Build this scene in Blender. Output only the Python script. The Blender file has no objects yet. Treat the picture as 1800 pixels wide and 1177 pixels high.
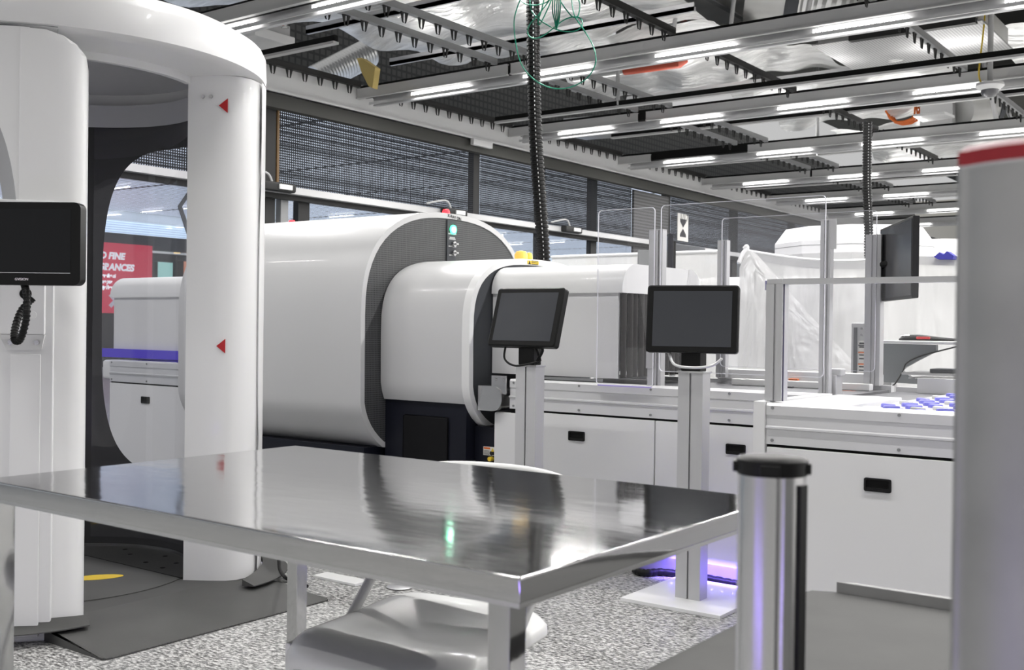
import bpy, bmesh, math, random
from mathutils import Vector, Matrix
random.seed(7)
PI = math.pi
COL = bpy.context.scene.collection
# ------------------------------------------------------------------ camera frame
F_PX, CX, CY, EYE = 1900.0, 900.0, 588.5, 1.15
ROLL, PITCH, YAW = math.radians(.734), math.radians(.437), math.atan(1400/1900)
FW = Vector((-math.sin(YAW)*math.cos(PITCH), math.cos(YAW)*math.cos(PITCH), -math.sin(PITCH)))
RT0 = Vector((math.cos(YAW), math.sin(YAW), 0)); UP0 = RT0.cross(FW)
RT = math.cos(ROLL)*RT0 + math.sin(ROLL)*UP0
UP = -math.sin(ROLL)*RT0 + math.cos(ROLL)*UP0
def at(px, py, x=None, y=None, z=None, d=None):
    """survey helper: where a sight line of the photo meets a known plane of the room"""
    r = FW + (px-CX)/F_PX*RT - (py-CY)/F_PX*UP
    if x is not None: t = x/r.x
    elif y is not None: t = y/r.y
    elif z is not None: t = (z-EYE)/r.z
    else: t = d
    return Vector((0, 0, EYE)) + t*r
# ------------------------------------------------------------------ materials
def newmat(name):
    m = bpy.data.materials.new(name); m.use_nodes = True
    nt = m.node_tree; return m, nt, nt.nodes['Principled BSDF']
def N(nt, t, **kw):
    n = nt.nodes.new(t)
    for k, v in kw.items(): setattr(n, k, v)
    return n
def plain(name, col, rough=.5, metal=0, coat=0, emis=None, es=0, bump=0, bscale=200, var=0):
    m, nt, b = newmat(name)
    b.inputs['Base Color'].default_value = (*col, 1)
    b.inputs['Roughness'].default_value = rough; b.inputs['Metallic'].default_value = metal
    b.inputs['Coat Weight'].default_value = coat
    b.inputs['Specular IOR Level'].default_value = .18 if max(col) < .09 and not metal else .5
    if emis: b.inputs['Emission Color'].default_value = (*emis, 1); b.inputs['Emission Strength'].default_value = es
    tc = N(nt, 'ShaderNodeTexCoord')
    nz = N(nt, 'ShaderNodeTexNoise'); nz.inputs['Scale'].default_value = bscale; nz.inputs['Detail'].default_value = 3
    nt.links.new(tc.outputs['Object'], nz.inputs['Vector'])
    if bump:
        bp = N(nt, 'ShaderNodeBump'); bp.inputs['Strength'].default_value = bump; bp.inputs['Distance'].default_value = .002
        nt.links.new(nz.outputs['Fac'], bp.inputs['Height']); nt.links.new(bp.outputs['Normal'], b.inputs['Normal'])
    if var:
        n2 = N(nt, 'ShaderNodeTexNoise'); n2.inputs['Scale'].default_value = 3; n2.inputs['Detail'].default_value = 4
        nt.links.new(tc.outputs['Object'], n2.inputs['Vector'])
        mx = N(nt, 'ShaderNodeMix', data_type='RGBA')
        mx.inputs['A'].default_value = (*[c*(1-var) for c in col], 1); mx.inputs['B'].default_value = (*[min(1, c*(1+var)) for c in col], 1)
        nt.links.new(n2.outputs['Fac'], mx.inputs['Factor']); nt.links.new(mx.outputs['Result'], b.inputs['Base Color'])
    return m
def emit(name, col, s):
    m, nt, b = newmat(name)
    b.inputs['Base Color'].default_value = (*col, 1)
    b.inputs['Emission Color'].default_value = (*col, 1); b.inputs['Emission Strength'].default_value = s
    return m
M = {}
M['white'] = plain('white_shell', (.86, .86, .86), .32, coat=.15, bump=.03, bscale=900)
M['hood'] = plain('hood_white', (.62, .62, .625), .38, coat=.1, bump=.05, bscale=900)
M['white2'] = plain('white_satin', (.80, .80, .805), .45, bump=.05, bscale=700)
M['panel'] = plain('panel_white', (.78, .78, .785), .5, bump=.06, bscale=900)
M['grey'] = plain('light_grey', (.50, .50, .505), .45)
M['beam'] = plain('beam_grey', (.56, .56, .56), .5)
M['mid'] = plain('mid_grey', (.25, .255, .26), .5)
M['soffit'] = plain('soffit_grey', (.085, .085, .08), .6)
M['slate'] = plain('slate_grey', (.07, .074, .082), .45)
M['navy'] = plain('dark_navy', (.010, .011, .018), .4)
M['black'] = plain('black_plastic', (.012, .012, .012), .38)
M['matblack'] = plain('matt_black', (.008, .008, .008), .8)
M['dark'] = plain('dark_metal', (.03, .03, .03), .5)
M['liner'] = plain('scanner_liner', (.075, .075, .078), .22)
M['dome'] = plain('scanner_dome', (.62, .62, .66), .35)
M['alu'] = plain('aluminium', (.60, .60, .61), .38, metal=.55, bump=.02, bscale=500)
M['aluw'] = plain('aluminium_bright', (.74, .74, .75), .4, metal=.35)
M['steel'] = plain('steel', (.62, .62, .62), .25, metal=1, bump=.02, bscale=300)
M['rubber'] = plain('rubber', (.085, .085, .083), .6, bump=.3, bscale=260, var=.3)
M['red'] = plain('red', (.50, .012, .015), .4)
M['redband'] = plain('red_band', (.26, .008, .014), .5)
M['redpanel'] = plain('sign_red', (.62, .03, .07), .5, emis=(.62, .03, .07), es=.55)
M['yellow'] = plain('yellow', (.80, .56, .04), .45)
M['amber'] = plain('amber', (.95, .62, .12), .4, emis=(.95, .6, .1), es=.25)
M['orange'] = plain('orange', (.75, .16, .02), .5)
M['pipe'] = plain('red_pipe', (.42, .07, .035), .5)
M['green'] = plain('green_cable', (.0, .22, .13), .45)
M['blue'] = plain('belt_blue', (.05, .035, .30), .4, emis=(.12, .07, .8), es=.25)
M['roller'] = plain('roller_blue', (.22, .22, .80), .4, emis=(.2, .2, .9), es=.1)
M['foam'] = plain('foam_yellow', (.62, .48, .18), .9, bump=.5, bscale=80)
M['cream'] = plain('cream', (.62, .58, .50), .8)
M['paper'] = plain('paper', (.75, .74, .70), .8)
M['ink'] = plain('ink', (.03, .03, .035), .7)
M['signwhite'] = plain('sign_white', (.85, .85, .85), .5, emis=(1, 1, 1), es=.5)
M['signgrey'] = plain('sign_grey', (.55, .52, .55), .5, emis=(.6, .55, .6), es=.4)
M['chair'] = plain('chair_white', (.90, .90, .89), .28, coat=.2)
M['screen'] = plain('screen', (.060, .063, .070), .16, bump=.02, bscale=30, var=.12)
M['lscreen'] = plain('screen_dark', (.014, .0145, .016), .2, bump=.02, bscale=30)
M['lamp'] = emit('lamp', (1, .985, .96), 6)
M['gled'] = emit('green_led', (.05, 1, .45), 5)
M['gcore'] = emit('green_core', (.75, 1, .88), 14)
M['rled'] = emit('red_led', (1, .02, .03), 3)
M['vled'] = emit('violet_led', (.16, .13, 1), 70)
M['cyanled'] = emit('white_violet_led', (.55, .6, 1), 40)
M['vent'] = plain('vent', (.006, .006, .007), .6)
M['curtain'] = plain('curtain', (.035, .033, .032), .6)
M['shopdark'] = plain('shop_dark', (.035, .035, .042), .6)
M['goldl'] = emit('warm_shop_light', (1, .72, .35), 1.2)
M['tealpack'] = emit('teal_pack', (.35, .62, .55), .7)
M['orangepack'] = emit('orange_pack', (.6, .22, .12), .6)
M['bluepack'] = emit('blue_pack', (.12, .2, .7), .7)

def steel_table():
    m, nt, b = newmat('brushed_stainless')
    b.inputs['Base Color'].default_value = (.52, .52, .52, 1); b.inputs['Metallic'].default_value = 1
    tc = N(nt, 'ShaderNodeTexCoord'); mp = N(nt, 'ShaderNodeMapping'); mp.inputs['Scale'].default_value = (4, 90, 40)
    nt.links.new(tc.outputs['Object'], mp.inputs['Vector'])
    n1 = N(nt, 'ShaderNodeTexNoise'); n1.inputs['Scale'].default_value = 1.5; n1.inputs['Detail'].default_value = 4
    nt.links.new(mp.outputs['Vector'], n1.inputs['Vector'])
    rr = N(nt, 'ShaderNodeMapRange'); rr.inputs['To Min'].default_value = .04; rr.inputs['To Max'].default_value = .12
    nt.links.new(n1.outputs['Fac'], rr.inputs['Value']); nt.links.new(rr.outputs['Result'], b.inputs['Roughness'])
    mp2 = N(nt, 'ShaderNodeMapping'); mp2.inputs['Scale'].default_value = (3, 7, 4)
    nt.links.new(tc.outputs['Object'], mp2.inputs['Vector'])
    n2 = N(nt, 'ShaderNodeTexNoise'); n2.inputs['Scale'].default_value = 1.4; n2.inputs['Detail'].default_value = 2.5
    nt.links.new(mp2.outputs['Vector'], n2.inputs['Vector'])
    bp = N(nt, 'ShaderNodeBump'); bp.inputs['Strength'].default_value = .05; bp.inputs['Distance'].default_value = .012
    nt.links.new(n2.outputs['Fac'], bp.inputs['Height'])
    bp2 = N(nt, 'ShaderNodeBump'); bp2.inputs['Strength'].default_value = .012; bp2.inputs['Distance'].default_value = .001
    nt.links.new(n1.outputs['Fac'], bp2.inputs['Height']); nt.links.new(bp.outputs['Normal'], bp2.inputs['Normal'])
    nt.links.new(bp2.outputs['Normal'], b.inputs['Normal'])
    return m
M['table'] = steel_table()
def steel_blotch(name, col, rough, metal):
    m, nt, b = newmat(name); b.inputs['Metallic'].default_value = metal
    tc = N(nt, 'ShaderNodeTexCoord')
    n1 = N(nt, 'ShaderNodeTexNoise'); n1.inputs['Scale'].default_value = 9; n1.inputs['Detail'].default_value = 5
    nt.links.new(tc.outputs['Object'], n1.inputs['Vector'])
    cr = N(nt, 'ShaderNodeValToRGB'); cr.color_ramp.elements[0].position = .3; cr.color_ramp.elements[1].position = .75
    cr.color_ramp.elements[0].color = (*[c*.86 for c in col], 1); cr.color_ramp.elements[1].color = (*[c*1.12 for c in col], 1)
    nt.links.new(n1.outputs['Fac'], cr.inputs['Fac']); nt.links.new(cr.outputs['Color'], b.inputs['Base Color'])
    rr = N(nt, 'ShaderNodeMapRange'); rr.inputs['To Min'].default_value = rough-.08; rr.inputs['To Max'].default_value = rough+.1
    nt.links.new(n1.outputs['Fac'], rr.inputs['Value']); nt.links.new(rr.outputs['Result'], b.inputs['Roughness'])
    return m
M['pillar'] = steel_blotch('worn_stainless', (.42, .42, .41), .42, .75)
M['blacktop'] = steel_blotch('worn_black_top', (.10, .10, .098), .78, 0)
M['lip'] = steel_blotch('worn_lip', (.30, .30, .30), .45, .3)

def floor_mat():
    m, nt, b = newmat('terrazzo_floor')
    tc = N(nt, 'ShaderNodeTexCoord'); mp = N(nt, 'ShaderNodeMapping'); mp.inputs['Scale'].default_value = (1, 1.9, 1)
    nt.links.new(tc.outputs['Object'], mp.inputs['Vector'])
    n1 = N(nt, 'ShaderNodeTexNoise'); n1.inputs['Scale'].default_value = 48; n1.inputs['Detail'].default_value = 5; n1.inputs['Roughness'].default_value = .72
    nt.links.new(mp.outputs['Vector'], n1.inputs['Vector'])
    cr = N(nt, 'ShaderNodeValToRGB'); e = cr.color_ramp.elements
    e[0].position = .38; e[0].color = (.05, .05, .05, 1); e[1].position = .60; e[1].color = (.80, .795, .78, 1)
    k = e.new(.48); k.color = (.30, .30, .295, 1)
    nt.links.new(n1.outputs['Fac'], cr.inputs['Fac'])
    n2 = N(nt, 'ShaderNodeTexNoise'); n2.inputs['Scale'].default_value = 1.6; n2.inputs['Detail'].default_value = 3
    nt.links.new(tc.outputs['Object'], n2.inputs['Vector'])
    mx = N(nt, 'ShaderNodeMix', data_type='RGBA', blend_type='MULTIPLY'); mx.inputs['Factor'].default_value = .35
    nt.links.new(cr.outputs['Color'], mx.inputs['A']); nt.links.new(n2.outputs['Fac'], mx.inputs['B'])
    nt.links.new(mx.outputs['Result'], b.inputs['Base Color'])
    b.inputs['Roughness'].default_value = .38
    return m
M['floor'] = floor_mat()
def pane_mat(name, tint, refl, haze):
    m = bpy.data.materials.new(name); m.use_nodes = True; nt = m.node_tree; nt.nodes.clear()
    out = N(nt, 'ShaderNodeOutputMaterial'); tr = N(nt, 'ShaderNodeBsdfTransparent'); tr.inputs['Color'].default_value = (*tint, 1)
    df = N(nt, 'ShaderNodeBsdfDiffuse'); df.inputs['Color'].default_value = (.9, .9, .92, 1)
    gl = N(nt, 'ShaderNodeBsdfGlossy'); gl.inputs['Roughness'].default_value = .015
    m1 = N(nt, 'ShaderNodeMixShader'); m1.inputs['Fac'].default_value = haze
    nt.links.new(tr.outputs[0], m1.inputs[1]); nt.links.new(df.outputs[0], m1.inputs[2])
    lw = N(nt, 'ShaderNodeLayerWeight'); lw.inputs['Blend'].default_value = .5
    pw = N(nt, 'ShaderNodeMath', operation='POWER'); pw.inputs[1].default_value = 5; nt.links.new(lw.outputs['Facing'], pw.inputs[0])
    mu = N(nt, 'ShaderNodeMath', operation='MULTIPLY_ADD'); mu.inputs[1].default_value = .9*refl; mu.inputs[2].default_value = .045*refl
    nt.links.new(pw.outputs[0], mu.inputs[0])
    m2 = N(nt, 'ShaderNodeMixShader'); nt.links.new(mu.outputs[0], m2.inputs['Fac'])
    nt.links.new(m1.outputs[0], m2.inputs[1]); nt.links.new(gl.outputs[0], m2.inputs[2])
    nt.links.new(m2.outputs[0], out.inputs['Surface'])
    return m
M['plexi'] = pane_mat('plexi', (.97, .97, .985), 1.0, .05)
M['glass'] = pane_mat('window_glass', (.93, .95, .97), .8, .01)
M['scanglass'] = pane_mat('scanner_plexi', (.86, .86, .89), 1.1, .045)
M['plexiedge'] = plain('plexi_edge', (.80, .80, .86), .3)
M['plexiedge_v'] = plain('plexi_edge_violet', (.45, .38, .8), .3)
def sheet_mat():
    m = bpy.data.materials.new('plastic_sheet'); m.use_nodes = True; nt = m.node_tree; nt.nodes.clear()
    out = N(nt, 'ShaderNodeOutputMaterial')
    df = N(nt, 'ShaderNodeBsdfPrincipled'); df.inputs['Base Color'].default_value = (.52, .52, .515, 1); df.inputs['Roughness'].default_value = .3
    tl = N(nt, 'ShaderNodeBsdfTranslucent'); tl.inputs['Color'].default_value = (.85, .85, .84, 1)
    tr = N(nt, 'ShaderNodeBsdfTransparent')
    tc = N(nt, 'ShaderNodeTexCoord'); mp = N(nt, 'ShaderNodeMapping'); mp.inputs['Scale'].default_value = (5, 5, 1.5); mp.inputs['Rotation'].default_value = (.3, .5, 0)
    nz = N(nt, 'ShaderNodeTexNoise'); nz.inputs['Scale'].default_value = 1.1; nz.inputs['Detail'].default_value = 2; nz.inputs['Distortion'].default_value = .4
    nt.links.new(tc.outputs['Object'], mp.inputs['Vector']); nt.links.new(mp.outputs['Vector'], nz.inputs['Vector'])
    bp = N(nt, 'ShaderNodeBump'); bp.inputs['Strength'].default_value = .9; bp.inputs['Distance'].default_value = .12
    nt.links.new(nz.outputs['Fac'], bp.inputs['Height']); nt.links.new(bp.outputs['Normal'], df.inputs['Normal'])
    a = N(nt, 'ShaderNodeMixShader'); a.inputs['Fac'].default_value = .4
    nt.links.new(df.outputs[0], a.inputs[1]); nt.links.new(tl.outputs[0], a.inputs[2])
    c = N(nt, 'ShaderNodeMixShader'); c.inputs['Fac'].default_value = .12
    nt.links.new(a.outputs[0], c.inputs[1]); nt.links.new(tr.outputs[0], c.inputs[2])
    nt.links.new(c.outputs[0], out.inputs['Surface'])
    return m
M['sheet'] = sheet_mat()
def foil_mat():
    m, nt, b = newmat('foil'); b.inputs['Metallic'].default_value = .65; b.inputs['Roughness'].default_value = .34
    tc = N(nt, 'ShaderNodeTexCoord'); mp = N(nt, 'ShaderNodeMapping'); mp.inputs['Scale'].default_value = (1.1, 3.2, 2); mp.inputs['Rotation'].default_value = (0, 0, .25)
    nz = N(nt, 'ShaderNodeTexNoise'); nz.inputs['Scale'].default_value = 2.6; nz.inputs['Detail'].default_value = 7; nz.inputs['Distortion'].default_value = .25
    nt.links.new(tc.outputs['Object'], mp.inputs['Vector']); nt.links.new(mp.outputs['Vector'], nz.inputs['Vector'])
    bp = N(nt, 'ShaderNodeBump'); bp.inputs['Strength'].default_value = .8; bp.inputs['Distance'].default_value = .10
    nt.links.new(nz.outputs['Fac'], bp.inputs['Height']); nt.links.new(bp.outputs['Normal'], b.inputs['Normal'])
    cr = N(nt, 'ShaderNodeValToRGB'); cr.color_ramp.elements[0].color = (.62, .62, .61, 1); cr.color_ramp.elements[1].color = (.92, .92, .91, 1)
    cr.color_ramp.elements[0].position = .3; cr.color_ramp.elements[1].position = .7
    nt.links.new(nz.outputs['Fac'], cr.inputs['Fac']); nt.links.new(cr.outputs['Color'], b.inputs['Base Color'])
    return m
M['foil'] = foil_mat()
M['duct'] = plain('galvanised', (.50, .50, .49), .4, metal=.7, bump=.25, bscale=18, var=.15)
M['flex'] = plain('flex_duct', (.74, .74, .73), .32, metal=.7)
def grid_mat(name, ax, pitch, wire, col, alpha_hole=True, base=(.1, .1, .1), rough=.5, hex_=False):
    """square wire grid: dark wires, open (or dark) holes; ax = the two object axes"""
    m = bpy.data.materials.new(name); m.use_nodes = True; nt = m.node_tree
    b = nt.nodes['Principled BSDF']; out = nt.nodes['Material Output']
    b.inputs['Base Color'].default_value = (*col, 1); b.inputs['Roughness'].default_value = rough
    tc = N(nt, 'ShaderNodeTexCoord'); sx = N(nt, 'ShaderNodeSeparateXYZ'); nt.links.new(tc.outputs['Object'], sx.inputs[0])
    hs = []
    for a, p in zip(ax, pitch):
        mu = N(nt, 'ShaderNodeMath', operation='MULTIPLY'); mu.inputs[1].default_value = 1/p
        nt.links.new(sx.outputs['XYZ'.index(a)], mu.inputs[0])
        fr = N(nt, 'ShaderNodeMath', operation='FRACT'); nt.links.new(mu.outputs[0], fr.inputs[0])
        g = N(nt, 'ShaderNodeMath', operation='GREATER_THAN'); g.inputs[1].default_value = wire
        nt.links.new(fr.outputs[0], g.inputs[0]); hs.append(g)
    h = N(nt, 'ShaderNodeMath', operation='MULTIPLY'); nt.links.new(hs[0].outputs[0], h.inputs[0]); nt.links.new(hs[-1].outputs[0], h.inputs[1])
    if alpha_hole:
        tr = N(nt, 'ShaderNodeBsdfTransparent'); mx = N(nt, 'ShaderNodeMixShader')
        nt.links.new(h.outputs[0], mx.inputs['Fac']); nt.links.new(b.outputs[0], mx.inputs[1]); nt.links.new(tr.outputs[0], mx.inputs[2])
        nt.links.new(mx.outputs[0], out.inputs['Surface'])
    else:
        mx = N(nt, 'ShaderNodeMix', data_type='RGBA'); mx.inputs['A'].default_value = (*col, 1); mx.inputs['B'].default_value = (*base, 1)
        nt.links.new(h.outputs[0], mx.inputs['Factor']); nt.links.new(mx.outputs['Result'], b.inputs['Base Color'])
    return m
M['transom'] = grid_mat('transom_mesh', 'YZ', (.026, .026), .43, (.012, .014, .018), rough=.9)
M['plenum'] = grid_mat('plenum_grid', 'YZ', (.11, .11), .3, (.015, .015, .015), False, (.05, .05, .045))
M['perf'] = grid_mat('perforated_sheet', 'XY', (.03, .03), .35, (.40, .40, .40), False, (.18, .18, .18))
M['shutter'] = grid_mat('shutter_slats', 'ZZ', (.05, .05), .5, (.02, .02, .022), False, (.075, .075, .08))
M['grille'] = grid_mat('grille_mesh', 'YZ', (.012, .012), .45, (.085, .087, .09), False, (.012, .012, .014), .55)
def slat_ceiling():
    m, nt, b = newmat('slatted_ceiling')
    tc = N(nt, 'ShaderNodeTexCoord'); sx = N(nt, 'ShaderNodeSeparateXYZ'); nt.links.new(tc.outputs['Object'], sx.inputs[0])
    def saw(ch, p, th):
        mu = N(nt, 'ShaderNodeMath', operation='MULTIPLY'); mu.inputs[1].default_value = 1/p; nt.links.new(sx.outputs[ch], mu.inputs[0])
        fr = N(nt, 'ShaderNodeMath', operation='FRACT'); nt.links.new(mu.outputs[0], fr.inputs[0])
        g = N(nt, 'ShaderNodeMath', operation='GREATER_THAN'); g.inputs[1].default_value = th; nt.links.new(fr.outputs[0], g.inputs[0]); return g
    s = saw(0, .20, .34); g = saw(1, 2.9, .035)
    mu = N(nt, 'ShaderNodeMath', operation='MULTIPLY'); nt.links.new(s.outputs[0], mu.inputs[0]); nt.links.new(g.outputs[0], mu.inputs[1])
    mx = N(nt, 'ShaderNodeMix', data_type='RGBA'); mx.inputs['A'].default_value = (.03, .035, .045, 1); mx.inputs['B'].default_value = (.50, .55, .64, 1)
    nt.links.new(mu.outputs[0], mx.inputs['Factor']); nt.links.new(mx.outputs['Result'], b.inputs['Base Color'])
    nt.links.new(mx.outputs['Result'], b.inputs['Emission Color']); b.inputs['Emission Strength'].default_value = 1.25  # slats are made to glow in place of the hall's own lights
    return m
M['slats'] = slat_ceiling()
def blinds():
    m, nt, b = newmat('bright_blinds')
    tc = N(nt, 'ShaderNodeTexCoord'); sx = N(nt, 'ShaderNodeSeparateXYZ'); nt.links.new(tc.outputs['Object'], sx.inputs[0])
    mu = N(nt, 'ShaderNodeMath', operation='MULTIPLY'); mu.inputs[1].default_value = 1/.055; nt.links.new(sx.outputs[2], mu.inputs[0])
    fr = N(nt, 'ShaderNodeMath', operation='FRACT'); nt.links.new(mu.outputs[0], fr.inputs[0])
    cr = N(nt, 'ShaderNodeValToRGB'); cr.color_ramp.elements[0].color = (.30, .40, .55, 1); cr.color_ramp.elements[1].color = (.75, .88, 1, 1); cr.color_ramp.elements[1].position = .5
    nt.links.new(fr.outputs[0], cr.inputs['Fac']); nt.links.new(cr.outputs['Color'], b.inputs['Base Color'])
    nt.links.new(cr.outputs['Color'], b.inputs['Emission Color']); b.inputs['Emission Strength'].default_value = .9
    return m
M['blinds'] = blinds()
# ------------------------------------------------------------------ mesh builder
class MB:
    def __init__(s): s.bm = bmesh.new(); s.bev = False
    def _mi(s, fs, mi):
        for f in fs: f.material_index = mi
    def box(s, x0, x1, y0, y1, z0, z1, b=0, mi=0, seg=2, mat=None):
        vs = [s.bm.verts.new(p) for p in [(x0,y0,z0),(x1,y0,z0),(x1,y1,z0),(x0,y1,z0),(x0,y0,z1),(x1,y0,z1),(x1,y1,z1),(x0,y1,z1)]]
        fs = [s.bm.faces.new([vs[i] for i in q]) for q in [(3,2,1,0),(4,5,6,7),(0,1,5,4),(1,2,6,5),(2,3,7,6),(3,0,4,7)]]
        s._mi(fs, mi)
        if mat is not None: bmesh.ops.transform(s.bm, matrix=mat, verts=vs)
        if b:
            s.bev = True
            es = list({e for f in fs for e in f.edges})
            r = bmesh.ops.bevel(s.bm, geom=es, offset=b, segments=seg, profile=.5, affect='EDGES')
            s._mi(r['faces'], mi)
        return s
    def prism(s, pts, axis, a, b, mi=0, cap=True):
        def mk(p, t): return {'z': (p[0], p[1], t), 'x': (t, p[0], p[1]), 'y': (p[0], t, p[1])}[axis]
        A = [s.bm.verts.new(mk(p, a)) for p in pts]; B = [s.bm.verts.new(mk(p, b)) for p in pts]; n = len(pts)
        fs = [s.bm.faces.new((A[i], A[(i+1)%n], B[(i+1)%n], B[i])) for i in range(n)]
        if cap: fs += [s.bm.faces.new(A[::-1]), s.bm.faces.new(B)]
        s._mi(fs, mi); return s
    def loft(s, loops, mi=0, closed=True, cap=True):
        L = [[s.bm.verts.new(p) for p in lp] for lp in loops]; n = len(L[0]); fs = []
        for k in range(len(L)-1):
            for i in range(n if closed else n-1):
                fs.append(s.bm.faces.new((L[k][i], L[k][(i+1)%n], L[k+1][(i+1)%n], L[k+1][i])))
        if cap and closed: fs += [s.bm.faces.new(L[0][::-1]), s.bm.faces.new(L[-1])]
        s._mi(fs, mi); return s
    def lathe(s, prof, cx, cy, a0=0, a1=2*PI, seg=48, mi=0):
        full = abs(a1-a0-2*PI) < 1e-6; k = seg if full else seg+1; R = []
        for i in range(k):
            a = a0+(a1-a0)*i/seg
            R.append([s.bm.verts.new((cx+r*math.cos(a), cy+r*math.sin(a), z)) for r, z in prof])
        fs = []
        for i in range(k if full else k-1):
            P, Q = R[i], R[(i+1) % k]
            for j in range(len(prof)-1):
                fs.append(s.bm.faces.new((P[j], Q[j], Q[j+1], P[j+1])))
        s._mi(fs, mi); bmesh.ops.remove_doubles(s.bm, verts=s.bm.verts, dist=1e-6); return s
    def tube(s, path, r, seg=10, closed=False, mi=0):
        P = [Vector(p) for p in path]; n = len(P); rings = []; up = None
        for i in range(n):
            t = (P[(i+1) % n]-P[i-1]) if closed else (P[min(i+1, n-1)]-P[max(i-1, 0)])
            t.normalize()
            if up is None: up = Vector((0, 0, 1)) if abs(t.z) < .9 else Vector((1, 0, 0))
            u = (up-t*up.dot(t)).normalized(); up = u; v = t.cross(u)
            rr = r[i] if isinstance(r, (list, tuple)) else r
            rings.append([s.bm.verts.new(P[i]+rr*(math.cos(2*PI*k/seg)*u+math.sin(2*PI*k/seg)*v)) for k in range(seg)])
        fs = []
        for i in range(n if closed else n-1):
            A, B = rings[i], rings[(i+1) % n]
            for k in range(seg): fs.append(s.bm.faces.new((A[k], A[(k+1) % seg], B[(k+1) % seg], B[k])))
        if not closed: fs += [s.bm.faces.new(rings[0][::-1]), s.bm.faces.new(rings[-1])]
        s._mi(fs, mi); return s
    def cyl(s, p, q, r, seg=16, mi=0): return s.tube([p, q], r, seg, mi=mi)
    def obox(s, c, u, v, w, mi=0, b=0):
        """box about centre c with half-extent vectors u, v, w"""
        c, u, v, w = map(Vector, (c, u, v, w))
        m = Matrix(((u.x, v.x, w.x, c.x), (u.y, v.y, w.y, c.y), (u.z, v.z, w.z, c.z), (0, 0, 0, 1)))
        n0 = set(s.bm.verts)
        s.box(-1, 1, -1, 1, -1, 1, 0, mi, mat=m)
        if b:
            s.bev = True
            vs = [x for x in s.bm.verts if x not in n0]; es = list({e for x in vs for e in x.link_edges})
            r = bmesh.ops.bevel(s.bm, geom=es, offset=b, segments=2, profile=.5, affect='EDGES'); s._mi(r['faces'], mi)
        return s
    def grid(s, f, nu, nv, mi=0):
        G = [[s.bm.verts.new(f(i/nu, j/nv)) for j in range(nv+1)] for i in range(nu+1)]
        fs = [s.bm.faces.new((G[i][j], G[i+1][j], G[i+1][j+1], G[i][j+1])) for i in range(nu) for j in range(nv)]
        s._mi(fs, mi); return s
    def poly(s, pts, mi=0):
        s._mi([s.bm.faces.new([s.bm.verts.new(p) for p in pts])], mi); return s
    def build(s, name, mats, parent=None, smooth=35, world=True):
        bm = s.bm; bmesh.ops.recalc_face_normals(bm, faces=bm.faces)
        if parent is None:
            lo = [min(v.co[i] for v in bm.verts) for i in range(3)]; hi = [max(v.co[i] for v in bm.verts) for i in range(3)]
            org = Vector(((lo[0]+hi[0])/2, (lo[1]+hi[1])/2, lo[2]))
        else:
            org = ORG[parent.name] if world else Vector((0, 0, 0))
        bmesh.ops.translate(bm, verts=bm.verts, vec=-org)
        me = bpy.data.meshes.new(name); bm.to_mesh(me); bm.free()
        for m in (mats if isinstance(mats, (list, tuple)) else [mats]): me.materials.append(m)
        if smooth:
            me.polygons.foreach_set('use_smooth', [True]*len(me.polygons)); me.set_sharp_from_angle(angle=math.radians(smooth))
        o = bpy.data.objects.new(name, me); COL.objects.link(o)
        if s.bev and smooth: wn = o.modifiers.new('weighted_normals', 'WEIGHTED_NORMAL'); wn.keep_sharp = True
        if parent is None: o.location = org; ORG[o.name] = org
        else: o.parent = parent; ORG[o.name] = org
        return o
ORG = {}
def tag(o, label, cat, group=None, kind=None):
    o['label'] = label; o['category'] = cat
    if group: o['group'] = group
    if kind: o['kind'] = kind
    return o
def struct(o): o['kind'] = 'structure'; return o
def thing(name, label, cat, loc, rotz=0, group=None):
    o = bpy.data.objects.new(name, None); COL.objects.link(o); o.empty_display_size = .1
    o.location = loc; o.rotation_euler = (0, 0, rotz); ORG[o.name] = Vector(loc)
    return tag(o, label, cat, group)
def copy_tree(o, parent=None):
    c = o.copy(); COL.objects.link(c)
    if parent: c.parent = parent
    for ch in list(o.children): copy_tree(ch, c)
    return c
def lettering(txt, size, origin, ux, uy, mat, parent, name='lettering', depth=.0004, align='LEFT', shear=0, bold=0):
    cu = bpy.data.curves.new('t', 'FONT'); cu.body = txt; cu.size = size; cu.align_x = align; cu.extrude = depth; cu.shear = shear; cu.offset = bold
    o = bpy.data.objects.new('t', cu); COL.objects.link(o); bpy.context.view_layer.update()
    me = bpy.data.meshes.new_from_object(o.evaluated_get(bpy.context.evaluated_depsgraph_get()))
    bpy.data.objects.remove(o); bpy.data.curves.remove(cu)
    ux = Vector(ux).normalized(); uy = Vector(uy).normalized(); uz = ux.cross(uy)
    origin = Vector(origin)-ORG[parent.name]
    me.transform(Matrix(((ux.x, uy.x, uz.x, origin.x), (ux.y, uy.y, uz.y, origin.y), (ux.z, uy.z, uz.z, origin.z), (0, 0, 0, 1))))
    me.name = name; me.materials.clear(); me.materials.append(mat)
    t = bpy.data.objects.new(name, me); COL.objects.link(t); t.parent = parent; ORG[t.name] = ORG[parent.name]
    return t
def spline(pts, n=8, closed=False):
    P = [Vector(p) for p in pts]; out = []; k = len(P)
    for i in range(k if closed else k-1):
        p0, p1, p2, p3 = (P[(i-1) % k] if closed or i else P[0]), P[i], P[(i+1) % k], (P[(i+2) % k] if closed else P[min(i+2, k-1)])
        for j in range(n):
            t = j/n
            out.append(.5*((2*p1)+(p2-p0)*t+(2*p0-5*p1+4*p2-p3)*t*t+(3*p1-p0-3*p2+p3)*t**3))
    if not closed: out.append(P[-1])
    return out
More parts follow.
